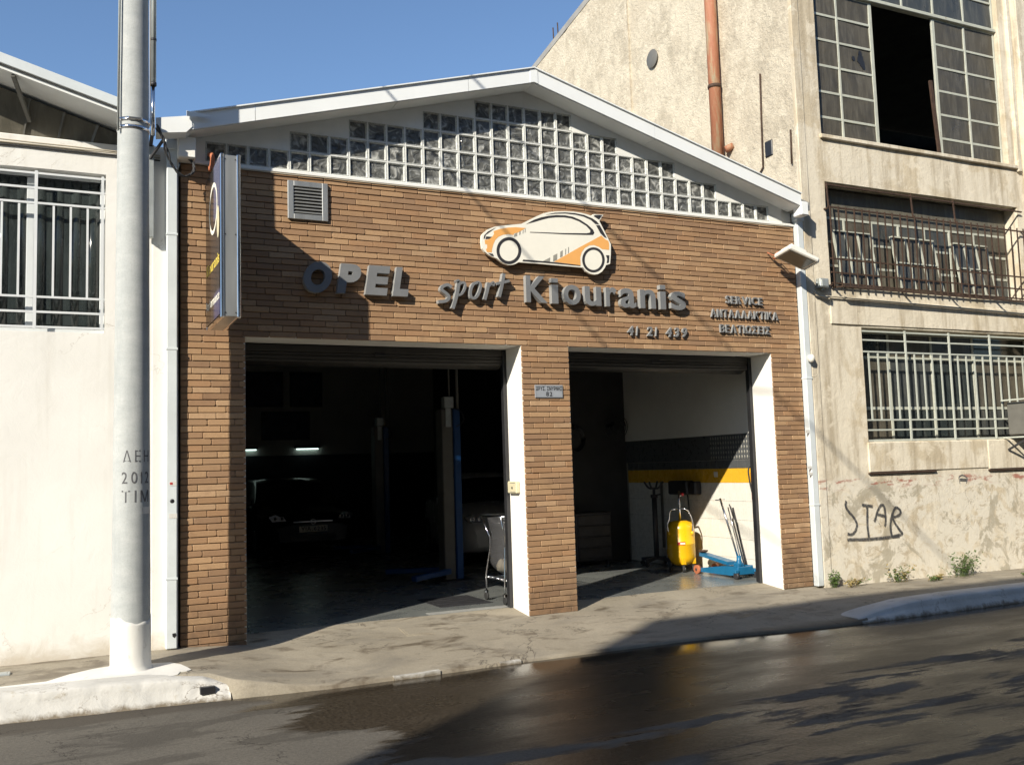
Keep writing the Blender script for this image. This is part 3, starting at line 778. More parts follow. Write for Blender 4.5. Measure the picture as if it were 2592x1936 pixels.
mb = MB()
for a in range(24):
    for b in range(5):
        yy, zz = .46+a*.055, 1.615+b*.066; h = [(0, .027), (.014, 0), (0, -.027), (-.014, 0)]
        mb.add([(IXR-.0105, yy+p*.6, zz+q*.6) for p, q in h]+[(IXR-.007, yy+p, zz+q) for p, q in h], [(3, 2, 1, 0)]+[(i, (i+1) % 4, 4+(i+1) % 4, 4+i) for i in range(4)])
mb.build('raised_dots', 'dots', dp)['kind'] = 'stuff'
# --- square downpipes
def downpipe(x0, x1, yf, yb, ztop, zj, lab):
    mb = MB(); mb.box(x0, x1, yf, yb, .0 if x0 > 0 else .06, ztop, 0, .008); d = mb.build('downpipe', 'drain', gar)
    for z in zj:
        mb = MB(); mb.box(x0-.004, x1+.004, yf-.004, yb+.004, z, z+.022, 0, .003); mb.build('pipe_joint', 'drain', d)
    mb = MB(); mb.box(x0-.012, x1+.012, yf-.012, yb+.01, ztop-.06, ztop+.05, 0, .01); mb.build('pipe_head', 'drain', d); return d
dl = downpipe(-3.748, -3.652, -.075, .01, 4.64, (.66, 2.72, 3.78), '')
dr = downpipe(3.785, 3.882, -.075, .01, 4.62, (.98, 2.55), '')
def sticker(u0, v0, u1, v1, y, parent, mt='sticker', name='sticker'):
    a, b = onY(u0, v0, y), onY(u1, v1, y); mb = MB(); mb.box(a.x, b.x, y-.0015, y+.001, b.z, a.z); return mb.build(name, mt, parent)
sticker(430, 1218, 447, 1229, -.076, dl); sticker(428, 1300, 448, 1311, -.076, dl)
sticker(430, 1221, 437, 1226, -.0778, dl, 'red_ink')
sticker(2039, 1088, 2049, 1096, -.076, dr); sticker(2044, 1180, 2055, 1186, -.076, dr); sticker(2047, 1196, 2057, 1202, -.076, dr)
mb = MB(); p = onY(436, 1268, -.077); mb.lathe(p, [(.012, -.003), (.02, .002)], 10, 'y'); mb.build('bullet_hole', 'black', dl)
mb = MB(); p = onY(441, 1608, -.077); mb.prism([(-.016, .018), (.012, .022), (.018, 0), (.004, -.022), (-.014, -.008)], lambda x, z: (p.x+x, -.0765, p.z+z), lambda x, z: (p.x+x, -.07, p.z+z)); mb.build('punched_hole', 'black', dl)
# --- cable under the glass-block ledge
pts = []
for i in range(60):
    x = -3.4+7.1*i/59; pts.append((x, -.022-.006*nz(x*3, 1), 4.488-.012*abs(nz(x*1.7, 4))-.004*nz(x*6, 2)))
mb = MB(); mb.tube(pts, .006, 6); mb.build('wall_cable', 'cable_light', gar)

# ================================================================== LEFT WHITE BUILDING
lw = thing('white_workshop', (-8, 1, .05), 'white rendered workshop with barred window and sloping eave beside the pole', 'building')
LX = -3.86; WX0, WX1, WZ0, WZ1 = -5.62, -4.256, 2.86, 4.31
mb = MB()
for a, b, c, d in ((-16, WX0, -.1, 4.52), (WX1, LX, -.1, 4.52), (WX0, WX1, -.1, WZ0), (WX0, WX1, WZ1, 4.52)):
    xs_ = [a+(b-a)*i/max(1, int((b-a)/.12)) for i in range(max(1, int((b-a)/.12))+1)]; zs_ = [c+(d-c)*i/max(1, int((d-c)/.12)) for i in range(max(1, int((d-c)/.12))+1)]
    V_ = [(x, .006*nz(x*1.5, z*1.5)+.003*nz(x*6, z*6), z) for x in xs_ for z in zs_]; nzv = len(zs_)
    mb.add(V_, [(i*nzv+j, (i+1)*nzv+j, (i+1)*nzv+j+1, i*nzv+j+1) for i in range(len(xs_)-1) for j in range(nzv-1)], 0, True)
mb.box(WX0-.001, WX0+.003, .0, .2, WZ0, WZ1); mb.box(WX1-.003, WX1+.02, .004, .2, WZ0, WZ1); mb.box(WX0, WX1, .004, .2, WZ0-.02, WZ0+.003); mb.box(WX0, WX1, .004, .2, WZ1-.003, WZ1+.02)
mb.box(LX, BL-.02, -.03+.02, .2, -.1, 4.62); mb.box(-16, BL-.02, .21, .3, -.1, 4.52)
mb.build('wall', 'white_wall', lw)
wn = MB(); 
for a, b, c, d in ((WX0, WX1, WZ0, WZ0+.05), (WX0, WX1, WZ1-.05, WZ1), (WX1-.05, WX1, WZ0+.05, WZ1-.05), (WX0, WX0+.05, WZ0+.05, WZ1-.05), (-4.90, -4.83, WZ0+.05, WZ1-.05)): wn.box(a+.004, b-.004, .11, .15, c+.004, d-.004, 0, .004)
wf = wn.build('window', 'white_frame', lw)
for a, b in ((WX0+.05, -4.90), (-4.83, WX1-.05)):
    mb = MB(); mb.box(a, b, .128, .134, WZ0+.05, WZ1-.05); mb.build('pane', 'blue_glass', wf)
for k in range(9):
    mb = MB(); x = WX0+.1+k*.145; mb.tube([(x, .165+.012*math.sin(k*2.1), WZ0+.06), (x+.01, .17, WZ1-.06)], .06, 8); mb.build('curtain_fold', 'blue_glass', wf)
gr = MB(); gr.box(WX0+.01, WX0+.034, .006, .030, WZ0+.03, WZ1-.02); gb = gr.build('window_grille', 'grille_white', lw)
for z in (4.268, 4.136, 4.001, 3.169, 3.037, 2.905):
    mb = MB(); mb.bar((WX0+.035, .018, z), (WX1-.006, .018, z), .022, .018); mb.build('grille_rail', 'grille_white', gb)
for x in (-5.50, -5.36, -5.225, -5.085, -4.953, -4.681, -4.544, -4.407): 
    mb = MB(); mb.box(x-.009, x+.009, .012, .024, 3.18, 3.991); mb.build('grille_bar', 'grille_white', gb)
for x, w_ in ((-4.822, .026), (-4.285, .022)): 
    mb = MB(); mb.box(x-w_/2, x+w_/2, .006, .030, WZ0+.03, WZ1-.02); mb.build('grille_post', 'grille_white', gb)
# clerestory and eave
def lund(x): return 5.03-.2837*(x+5.1)
mb = MB(); mb.box(-16, LX, .004, .10, 4.505, 4.60, 0, .01); mb.build('wall_coping', 'white_wall', lw)
for k in range(16):
    xa = -8.50+k*.275; xb = xa+.265
    if xb > -4.05: xb = -4.06
    zt = lambda x: lund(x+.06)-.04
    mb = MB(); mb.prism([(xa, 4.605), (xb, 4.605), (xb+.05, zt(xb)), (xa+.05, zt(xa))], lambda x, z: (x, .08-(z-4.6)*.28, z), lambda x, z: (x, .092-(z-4.6)*.28, z)); mb.build('clerestory_pane', 'clerestory', lw)
    mb = MB(); mb.bar((xb+.004, .075, 4.60), (xb+.056, .075-(zt(xb)-4.6)*.28, zt(xb)), .012, .03); mb.build('glazing_bar', 'lift_grey', lw)
def lslab(mb, xa, xb, y0, y1, d0, d1):
    V_ = []
    for y in (y0, y1):
        for x, d in ((xa, d0), (xb, d0), (xb, d1), (xa, d1)): V_.append((x, y, lund(x)+d))
    mb.add(V_, [(0, 1, 2, 3), (7, 6, 5, 4), (0, 4, 5, 1), (1, 5, 6, 2), (2, 6, 7, 3), (3, 7, 4, 0)])
mb = MB(); lslab(mb, -8.5, -3.93, -.40, 8, .02, .08); mb.build('roof', 'roof', lw)
mb = MB(); lslab(mb, -8.5, -3.95, -.425, -.39, .03, .115); mb.build('eave_gutter', 'drain', lw)
mb = MB(); lslab(mb, -8.5, -3.95, -.388, .1, -.01, .018); mb.build('soffit', 'fascia', lw)
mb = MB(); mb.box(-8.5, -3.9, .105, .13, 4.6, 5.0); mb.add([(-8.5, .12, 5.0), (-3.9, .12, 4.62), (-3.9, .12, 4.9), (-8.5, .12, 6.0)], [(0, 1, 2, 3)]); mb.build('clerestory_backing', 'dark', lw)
for x in (-5.0, -6.2, -7.4):
    mb = MB(); mb.bar((x, -.36, lund(x)-.02), (x+.12, .02, lund(x)-.27), .03, .03); mb.build('eave_bracket', 'lift_grey', lw)
for dz in (0, .022, .04):
    pts = [(x, -.012-dz*.3, 4.49+dz+.006*nz(x*2, dz*50)) for x in [-8.6+i*.1 for i in range(49)]]
    mb = MB(); mb.tube(pts, .0065, 6); mb.build('wall_cable', 'cable_light' if dz else 'cable', lw)

# ================================================================== SERVICE MAST by the valley
ms = thing('service_mast', (-3.89, -.10, 3.7), 'thin galvanised service mast clamped to the wall behind the concrete pole', 'mast')
mb = MB(); mb.tube([(-3.885, -.30, 5.10), (-3.885, -.30, 7.6)], .024, 12); mb.build('upper_tube', 'galv', ms)
mb = MB(); mb.tube([(-3.887, -.30, 4.62), (-3.887, -.30, 5.12)], .017, 10); mb.build('lower_tube', 'chrome', ms)
mb = MB(); mb.lathe((-3.885, -.30, 5.50), [(.027, 0), (.027, .02)], 12); mb.lathe((-3.885, -.30, 5.08), [(.028, 0), (.028, .03)], 12); mb.build('collar', 'steel_dark', ms)
mb = MB(); mb.tube([(-3.918, -.31, 7.6), (-3.915, -.31, 5.6), (-3.912, -.31, 4.7)], .005, 6); mb.build('earth_wire', 'cable_light', ms)
mb = MB(); mb.box(-3.925, -3.86, -.11, -.035, 3.74, 4.60, 0, .004); mb.build('channel', 'galv', ms)
for z in (4.20, 3.86):
    mb = MB(); mb.box(-3.955, -3.925, -.06, .0, z, z+.03, 0, .003); mb.build('bracket', 'galv', ms)
mb = MB(); mb.bar((-3.89, -.29, 4.66), (-3.89, -.06, 4.58), .03, .03); mb.bar((-3.93, -.05, 4.42), (-3.80, -.25, 4.60), .02, .02); mb.build('stay', 'steel_dark', ms)
# cables hanging from mast to the sign
mb = MB()
for k in range(3):
    q = smooth_path([(-3.86, -.33, 4.72-.02*k), (-3.80, -.30, 4.60), (-3.745-.01*k, -.26, 4.46), (-3.70, -.22, 4.36+.01*k), (-3.62, -.19, 4.31), (-3.53, -.16, 4.36), (-3.52, -.12, 4.46), (-3.57, -.08, 4.52), (-3.62, -.05, 4.55)], 5)
    mb.tube([(p[0]+.008*math.sin(i*.9+k*2), p[1]+.008*math.cos(i*.9+k*2), p[2]) for i, p in enumerate(q)], .008, 6)
tag(mb.build('cable_bundle', 'cable'), 'twisted black cable bundle looping from the mast over the brick corner', 'cable')
mb = MB(); p = onY(538, 410, -.13); q = smooth_path([(p.x-.01, -.02, p.z+.10), (p.x-.005, -.10, p.z+.08), (p.x+.0, -.13, p.z+.02), (p.x-.01, -.13, p.z-.06)], 5)
mb.tube(q, [.022]*len(q), 10); mb.lathe((p.x-.01, -.13, p.z-.09), [(.028, 0), (.028, .04)], 12)
tag(mb.build('conduit_elbow', 'terracotta'), 'short terracotta coloured conduit elbow poking out above the blade sign', 'conduit')

# ================================================================== STREET POLE
PX, PY, PZ = -4.083, -.79, .05
po = thing('utility_pole', (PX, PY, PZ), 'thick grey concrete utility pole with whitewashed foot at the kerb', 'pole')
prad = lambda z: .150-.0060*z
mb = MB(); mb.lathe((PX, PY, 0), [(prad(z)+.0015*nz(z*3, 9), z) for z in [.02+.1*i for i in range(86)]], 40); mb.build('shaft', 'pole', po)
mb = MB(); nseg = 44; V_ = []; lev = [0.0, .015, .05, .12, .2, .28, .36]
for j, z in enumerate(lev+[1.0]):
    for k in range(nseg):
        a = 2*math.pi*k/nseg; topz = .405+.03*math.sin(a*2+.6)+.03*nz(math.cos(a)*2, math.sin(a)*2, 4)
        zz = topz if j == len(lev) else z; rr = prad(zz)+.004+(.02*(1-zz/.05)**2 if zz < .05 else 0)+.0025*nz(math.cos(a)*3, math.sin(a)*3, zz*6)
        if j == len(lev): rr = prad(zz)+.003
        V_.append((PX+rr*math.cos(a), PY+rr*math.sin(a), PZ+zz))
for k in range(nseg):
    a = 2*math.pi*k/nseg; V_.append((PX+(prad(.4)-.01)*math.cos(a), PY+(prad(.4)-.01)*math.sin(a), V_[len(lev)*nseg+k][2]+.002))
L_ = len(lev)+2
mb.add(V_, [(j*nseg+k, j*nseg+(k+1) % nseg, (j+1)*nseg+(k+1) % nseg, (j+1)*nseg+k) for j in range(L_-1) for k in range(nseg)], 0, True)
mb.build('whitewashed_foot', 'whitewash', po)
mb = MB(); mb.lathe((PX, PY, 8.3), [(.11, 0), (.11, .25), (.0, .28)], 24); mb.build('cap', 'pole', po)
for z in (4.455, 4.52):
    mb = MB(); mb.lathe((PX, PY, z), [(prad(z)+.001, 0), (prad(z)+.007, 0), (prad(z)+.007, .028), (prad(z)+.001, .028)], 40); mb.build('clamp_band', 'chrome', po)
mb = MB(); mb.box(PX-.05, PX+.06, PY-prad(4.5)-.018, PY-prad(4.5)+.004, 4.525, 4.545, 0, .004); mb.build('band_buckle', 'chrome', po)
mb = MB(); mb.tube([(PX-.122, PY-.085, 4.43), (PX-.114, PY-.085, 6.2), (PX-.108, PY-.08, 8.2)], .010, 8); mb.build('conduit', 'galv', po)
def on_pole(xoff, z, d, lift=.0016):
    a0 = math.atan2(CAM.y-PY, CAM.x-PX)+.10; r = prad(z)+lift-(d*.003); a = a0+xoff/prad(z)
    return Vector((PX+r*math.cos(a), PY+r*math.sin(a), z))
for txt, z0, z1, x0, x1 in (('ΔΕΗ', 1.70, 1.79, -.08, .14), ('2012', 1.53, 1.62, -.09, .14), ('ΤΙΜ', 1.38, 1.47, -.09, .14)):
    for b in text_line(MB, txt, x0, x1, z0, z1, 0, 0, .0, 0, .3, fn=lambda x, z, d: on_pole(x, z, d)): b.build('stencil_letter', ['ink', 'ink'], po)
mb = MB(); V_ = [on_pole(x, z, 0, .002) for z in (1.285, 1.34) for x in (.075, .10, .13, .155)]; mb.add(V_, [(i, i+1, i+5, i+4) for i in range(3)], 0); mb.build('sticker', 'sticker', po)

# overhead service cable that crosses the street from the pole (its shadow runs down the wall)
for A, B, r_, lab in ((Vector((-4.09, -.79, 8.36)), Vector((-5.37, OY, 8.0)), .014, 'thicker black overhead cable running from the pole top across the street'), (Vector((-4.09, -.79, 7.58)), Vector((-7.55, OY, 7.0)), .012, 'thinner black overhead cable running slantwise from the pole across the street')):
    mb = MB(); mb.tube([A.lerp(B, t)+Vector((0, 0, -.06*math.sin(math.pi*t))) for t in [i/24 for i in range(25)]], r_, 6)
    tag(mb.build('overhead_cable', 'cable'), lab, 'cable', 'overhead cables from the pole')

# ================================================================== RIGHT BUILDING
rb_ = thing('old_factory', (6, 4, -.05), 'old cream rendered factory with rusty window grilles and rough cast side wall', 'building')
RY = -.055; RX = 3.895
def wall_grid(mb, a, b, c, d, y, amp):
    kx = max(1, int((b-a)/.14)); kz = max(1, int((d-c)/.14))
    V_ = [(a+(b-a)*i/kx, y+amp*(nz((a+(b-a)*i/kx)*1.2, (c+(d-c)*j/kz)*1.2, 3)+.5*nz((a+(b-a)*i/kx)*5, (c+(d-c)*j/kz)*5, 8)), c+(d-c)*j/kz) for i in range(kx+1) for j in range(kz+1)]
    mb.add(V_, [(i*(kz+1)+j, (i+1)*(kz+1)+j, (i+1)*(kz+1)+j+1, i*(kz+1)+j+1) for i in range(kx) for j in range(kz)], 0, True)
UW = (4.30, 7.93, 5.76, 9.3); MW_ = (4.30, 8.02, 3.74, 5.13); LW = (4.785, 8.3, 1.75, 3.24)
mb = MB(); XE = 16
for a, b, c, d in ((RX, 4.30, -.1, 10.8), (4.30, LW[0], LW[2], LW[3]), (4.30, XE, -.1, LW[2]), (4.30, XE, LW[3], MW_[2]), (4.30, XE, MW_[3], UW[2]), (UW[1], XE, UW[2], 10.8), (UW[0], UW[1], UW[3], 10.8), (MW_[1], XE, MW_[2], MW_[3]), (LW[1], XE, LW[2], LW[3])):
    wall_grid(mb, a, b, c, d, RY, .007)
for (a, b, c, d) in (UW, MW_, LW):
    mb.box(a-.06, a+.001, RY+.008, RY+.3, c, d); mb.box(b-.001, b+.06, RY+.008, RY+.3, c, d); mb.box(a, b, RY+.008, RY+.3, c-.06, c+.001); mb.box(a, b, RY+.008, RY+.3, d-.001, d+.06)
mb.build('front_wall', 'stucco_front', rb_)
# side wall with a sloping top
mb = MB()
def side_top(y): return 10.7-.178*y
for ya, yb, xo in ((RY, 3.70, 0.0), (3.70, 9.0, -.03)):
    kx = int((yb-ya)/.16); kz = 60; V_ = []
    for i in range(kx+1):
        y = ya+(yb-ya)*i/kx; tp = side_top(y)+.03*nz(y*3, 5)
        for j in range(kz+1):
            z = -.1+(tp+.1)*j/kz; V_.append((RX+xo-.010*(nz(y*3, z*3, 2)+.7*nz(y*8, z*8, 6))*(1 if j < kz else 0), y, z))
    mb.add(V_, [(i*(kz+1)+j, i*(kz+1)+j+1, (i+1)*(kz+1)+j+1, (i+1)*(kz+1)+j) for i in range(kx) for j in range(kz)], 0, True)
V_ = [(RX-.03, 3.70, -.1), (RX+.02, 3.70, -.1), (RX+.02, 3.70, side_top(3.7)), (RX-.03, 3.70, side_top(3.7))]; mb.add(V_, [(0, 1, 2, 3)])
mb.build('side_wall', 'stucco_side', rb_)
mb = MB(); V_ = [(RX-.04, RY, 10.71), (XE, RY, 10.71), (XE, 9, 9.1), (RX-.04, 9, 9.1)]; mb.add(V_+[(x, y, z+.12) for x, y, z in V_], [(0, 1, 2, 3), (7, 6, 5, 4), (0, 4, 5, 1), (1, 5, 6, 2), (2, 6, 7, 3), (3, 7, 4, 0)]); mb.build('roof', 'roof', rb_)
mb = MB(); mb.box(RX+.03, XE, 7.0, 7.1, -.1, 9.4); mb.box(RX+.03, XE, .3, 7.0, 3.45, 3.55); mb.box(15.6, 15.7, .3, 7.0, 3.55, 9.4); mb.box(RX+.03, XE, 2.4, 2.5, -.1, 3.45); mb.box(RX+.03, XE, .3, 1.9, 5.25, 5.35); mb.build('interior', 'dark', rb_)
# corner pilaster strip, raised panels, ledges
mb = MB(); mb.box(RX-.004, 4.02, RY-.014, RY+.05, -.05, 10.7, 0, .008); mb.build('corner_strip', 'stucco_front', rb_)
mb = MB(); mb.box(8.06, 8.14, RY-.05, RY+.02, 5.66, 10.7, 0, .01); mb.box(8.22, 8.42, RY-.09, RY+.02, -.05, 10.7, 0, .01); mb.build('pilaster', 'stucco_front', rb_)
mb = MB(); mb.box(4.26, 8.2, RY-.018, RY+.02, 3.262, 3.60, 0, .008); mb.build('band_course', 'stucco_front', rb_)
mb = MB(); mb.box(4.76, 6.98, RY-.018, RY+.02, 1.36, 1.742, 0, .008); mb.box(7.0, 8.2, RY-.018, RY+.02, 1.34, 1.742, 0, .008); mb.build('sill_apron', 'stucco_front', rb_)
mb = MB(); mb.box(4.262, 8.15, RY-.045, RY+.2, 5.70, 5.752, 0, .006); mb.build('upper_sill', 'stucco_front', rb_)
for a, b, c in ((4.74, 5.95, 1.335), (6.98, 8.2, 1.315)):
    mb = MB(); mb.box(a, b, RY-.034, RY, c, c+.022, 0, .004); mb.build('sill_flashing', 'rust', rb_)
# upper steel window
def frame_window(parent, name, xs_, zs_, y, fw, mframe, mglass, skip=(), fd=.03, thick=None):
    mb = MB()
    for i, x in enumerate(xs_):
        t = fw*(1.6 if thick and i in thick else 1); mb.box(x-t/2, x+t/2, y-fd/2, y+fd/2, zs_[0], zs_[-1], 0, .003)
    for z in zs_: mb.box(xs_[0], xs_[-1], y-fd/2+.004, y+fd/2-.004, z-fw/2, z+fw/2, 0, .003)
    f = mb.build(name, mframe, parent)
    for i in range(len(xs_)-1):
        for j in range(len(zs_)-1):
            if (i, j) in skip: continue
            mb = MB(); tz = random.uniform(-.006, .006); tx = random.uniform(-.006, .006)
            a, b, c, d = xs_[i]+fw/2, xs_[i+1]-fw/2, zs_[j]+fw/2, zs_[j+1]-fw/2
            mb.add([(a, y-.002+tx+tz, c), (b, y-.002-tx+tz, c), (b, y-.002-tx-tz, d), (a, y-.002+tx-tz, d), (a, y+.003+tx+tz, c), (b, y+.003-tx+tz, c), (b, y+.003-tx-tz, d), (a, y+.003+tx-tz, d)], [(0, 1, 2, 3), (7, 6, 5, 4), (0, 4, 5, 1), (2, 6, 7, 3), (1, 5, 6, 2), (0, 3, 7, 4)])
            mb.build('pane', random.choice(mglass), f)
    return f
zu = [5.76, 6.045, 6.394, 6.756, 7.116, 7.464, 7.79]
GL = ['dusty_glass', 'dusty_glass', 'dusty_glass2']
f1 = frame_window(rb_, 'sash_window', [4.33, 4.79, 5.415], zu, .05, .035, 'winframe', ['dusty_glass'], thick=(2,))
f2 = frame_window(rb_, 'sash_window', [6.645, 7.278, 7.91], [5.76, 6.03, 6.38, 6.73, 7.08, 7.42, 7.79], .05, .035, 'winframe', ['dusty_glass'], thick=(0,))
f3 = frame_window(rb_, 'transom_window', [4.33, 4.95, 5.49, 6.03, 6.65, 7.278, 7.91], [7.85, 8.25, 8.65, 9.05], .04, .035, 'winframe', ['dusty_glass2'])
mb = MB(); mb.box(4.301, 7.929, -.005, .09, 7.795, 7.845, 0, .006); mb.build('transom_bar', 'winframe', rb_)
mb = MB(); p = onY(1728+1150*.3906, 390*.3906, .045)
for dx, dz, r_ in ((0, 0, .055), (.03, -.05, .045), (-.13, .0, .028), (.0, .09, .03), (.05, -.1, .03)):
    mb.prism([(r_*(1+.35*nz(a, dx*9))*math.cos(a), r_*1.3*(1+.35*nz(a, dz*9))*math.sin(a)) for a in [i*.7 for i in range(9)]], lambda x, z: (p.x+dx+x, .040-abs(dx)*.01-abs(dz)*.012, p.z+dz+z), lambda x, z: (p.x+dx+x, .046, p.z+dz+z))
mb.build('broken_pane_hole', 'black', f1)
mb = MB(); mb.bar((6.58, .03, 5.80), (6.50, .03, 6.85), .05, .03); mb.build('loose_timber', 'rust', rb_)
# middle window (steel, tilted sashes) and its rusty basket grille
f4 = frame_window(rb_, 'band_window', [4.33, 4.80, 5.30, 5.80, 6.30, 6.80, 7.30, 7.99], [3.76, 4.08, 4.40, 4.72], .16, .035, 'winframe', ['dusty_glass', 'dusty_glass2', 'clerestory'])
mb = MB(); mb.box(4.31, 8.0, .15, .17, 4.74, 5.10); mb.build('head_panel', 'clerestory', rb_)
for xa, xb in ((4.60, 5.25), (5.65, 6.45), (6.85, 7.55)):
    mb = MB(); n4 = 3
    for i in range(n4+1):
        x = xa+(xb-xa)*i/n4; mb.bar((x, .02, 3.80), (x-.02, .14, 4.55), .03, .02)
    for z, y in ((3.80, .02), (4.18, .08), (4.55, .14)): mb.bar((xa, y, z), (xb, y, z), .028, .02)
    sh = mb.build('tilted_sash', 'winframe', rb_)
    for i in range(n4):
        x0, x1 = xa+(xb-xa)*i/n4+.015, xa+(xb-xa)*(i+1)/n4-.015
        for za, zb in ((3.815, 4.165), (4.195, 4.535)):
            ya, yb = .02+(za-3.8)*.16+.004, .02+(zb-3.8)*.16+.004
            mb = MB(); mb.add([(x0, ya, za), (x1, ya, za), (x1-.01, yb, zb), (x0-.01, yb, zb), (x0, ya+.004, za), (x1, ya+.004, za), (x1-.01, yb+.004, zb), (x0-.01, yb+.004, zb)], [(0, 1, 2, 3), (7, 6, 5, 4), (0, 4, 5, 1), (2, 6, 7, 3)]); mb.build('pane', random.choice(GL), sh)
GY = -.115
zr = lambda u, v: onY(1728+u*.3906, v*.3906, GY).z
mb = MB()
for z in (zr(1030, 1350), zr(1040, 645/.3906+30), zr(1040, 645/.3906+118), zr(1100, 645/.3906+192)): mb.bar((4.27, GY, z), (8.05, GY, z-.03), .018, .018)
for x in (4.27, 8.05):
    for z in (3.76, 4.76): mb.bar((x, GY, z), (x, RY+.1, z), .018, .018)
for x in (4.29, 5.80, 6.62): mb.bar((x, GY, 4.76), (x, GY+.02, 5.10), .016, .016)
mb.bar((4.29, GY+.02, 5.08), (8.05, GY+.02, 5.05), .018, .018)
gg = mb.build('rusty_grille', 'rust', rb_)
mb = MB(); mb.bar((4.33, -.25, 3.72), (8.1, -.25, 3.68), .024, .024)
for x in (4.33, 5.55, 6.45, 7.35): mb.bar((x, -.25, 3.72), (x+.01, RY, 3.74), .02, .02)
mb.build('ledge_rail', 'rust', rb_)
for k in range(28):
    x = 4.30+k*.1375; mb = MB(); mb.bar((x+random.uniform(-.006, .006), GY-.012, 3.74), (x+random.uniform(-.006, .006), GY-.012, 4.79), .014, .014); mb.build('grille_bar', 'rust', gg)
# lower window with painted grille
f5 = frame_window(rb_, 'office_window', [4.80, 5.50, 6.32, 7.15, 8.28], [1.77, 2.20, 2.88, 3.22], .20, .040, 'winframe', ['dusty_glass2', 'blue_glass', 'dusty_glass'])
GY2 = -.03
mb = MB()
for z in (3.195, 3.078, 2.926, 2.034, 1.904, 1.768): mb.bar((4.80, GY2, z), (8.27, GY2, z), .022, .02)
for x in (5.575, 6.408, 7.225): mb.bar((x, GY2-.008, 1.76), (x, GY2-.008, 3.22), .024, .02)
g5 = mb.build('painted_grille', 'green_steel', rb_)
for k in range(21):
    x = 4.905+k*.1665
    if min(abs(x-q) for q in (5.575, 6.408, 7.225)) < .05: continue
    mb = MB(); mb.box(x-.011, x+.011, GY2-.006, GY2+.006, 2.045, 2.915); mb.build('grille_bar', 'green_steel', g5)
# cage for the air conditioner at the right
ac = thing('air_conditioner', (7.62, -.2, 1.75), 'white air conditioner box in a grey steel cage on the painted window grille', 'air conditioner')
mb = MB(); mb.box(7.42, 8.1, -.40, -.08, 1.80, 2.26, 0, .015); bd = mb.build('casing', 'lift_grey', ac)
mb = MB(); mb.lathe((7.76, -.402, 2.03), [(.18, 0), (.18, -.006), (.15, -.012), (.0, -.012)], 24, 'y'); mb.build('fan_grille', 'steel_dark', bd)
mb = MB()
for x in (7.36, 8.14):
    mb.bar((x, -.44, 1.77), (x, -.44, 2.29), .02); mb.bar((x, -.05, 1.77), (x, -.44, 1.77), .02); mb.bar((x, -.05, 2.29), (x, -.44, 2.29), .02)
for z in (1.77, 2.03, 2.29): mb.bar((7.36, -.44, z), (8.14, -.44, z), .02)
mb.bar((7.37, -.45, 2.02), (7.75, -.45, 1.78), .02); mb.build('cage', 'green_steel', ac)
mb = MB(); mb.bar((7.4, -.08, 1.60), (7.4, -.42, 1.765), .025); mb.bar((8.1, -.08, 1.60), (8.1, -.42, 1.765), .025); mb.build('bracket', 'steel_dark', ac)
# conduit run, junction box, sensor
mb = MB(); mb.tube([(3.99, RY-.035, 3.68), (4.01, RY-.035, 3.62), (4.15, RY-.035, 3.595)]+[(4.3+i*.3, RY-.045, 3.61-.006*i) for i in range(14)], .013, 8); mb.build('conduit', 'cable_light', rb_)
mb = MB(); mb.box(4.04, 4.19, RY-.09, RY-.005, 3.71, 3.83, 0, .008); jb = mb.build('junction_box', 'galv', rb_)
mb = MB(); mb.box(4.06, 4.17, RY-.098, RY-.089, 3.725, 3.815, 0, .004); mb.build('box_lid', 'galv', jb)
for x, z in ((4.025, 3.77), (4.115, 3.695), (4.205, 3.77)):
    mb = MB(); mb.lathe((x, RY-.045, z), [(.016, -.015), (.016, .015)], 10); mb.build('cable_gland', 'galv', jb)
mb = MB(); p = onY(1728+825*.3906, 645+670*.3906, RY-.06); mb.lathe((p.x+.02, RY-.06, p.z), [(.0, .05), (.03, .045), (.045, .01), (.04, -.03), (.02, -.05), (.0, -.055)], 14); mb.tube([(p.x+.02, RY, p.z), (p.x+.02, RY-.06, p.z)], .016, 8)
tag(mb.build('motion_sensor', 'flood'), 'small white rounded motion sensor beside the grey downpipe', 'sensor')
q = [onY(1728+a*.3906, 645+b*.3906, RY-.012) for a, b in ((850, 290), (855, 420), (862, 560), (872, 700), (876, 760), (862, 785), (838, 790), (822, 770))]
mb = MB(); mb.tube(smooth_path([tuple(v) for v in q], 4), .005, 6); mb.build('sensor_cable', 'cable_light', rb_)
# side wall: rusty downpipe, vent disc, conduits, hole
mb = MB(); mb.tube([(RX-.11, 1.42, 5.2), (RX-.11, 1.42, 10.3)], .085, 20); dpp = mb.build('rusty_downpipe', 'rust_pipe', rb_)
for z in (6.86, 9.3):
    mb = MB(); mb.lathe((RX-.11, 1.42, z), [(.094, 0), (.098, .02), (.094, .05)], 20); mb.build('pipe_collar', 'rust', dpp)
mb = MB(); mb.tube([(RX-.09, 1.28, 5.92), (RX+.0, 1.22, 5.97)], .05, 12); mb.build('pipe_branch', 'rust_pipe', dpp)
mb = MB(); mb.lathe((RX-.032, 3.04, 7.99), [(0, -.004), (.145, -.004), (.15, .0), (.145, .012)], 24, 'x'); mb.build('vent_disc', 'lift_grey', rb_)
mb = MB(); mb.tube([(RX-.02, .56, 6.75), (RX-.02, .585, 6.1), (RX-.022, .60, 5.47), (RX-.022, .72, 5.36)], .012, 8); mb.build('thin_pipe', 'rust', rb_)
mb = MB(); mb.box(RX-.018, RX+.01, .41, .56, 5.58, 5.80, 0, .02); mb.build('wall_hole', 'black', rb_)
mb = MB(); mb.tube([(RX-.015, .05, 5.80), (RX-.018, .06, 5.35)], .012, 8); mb.build('rebar_stub', 'rust', rb_)
mb = MB()
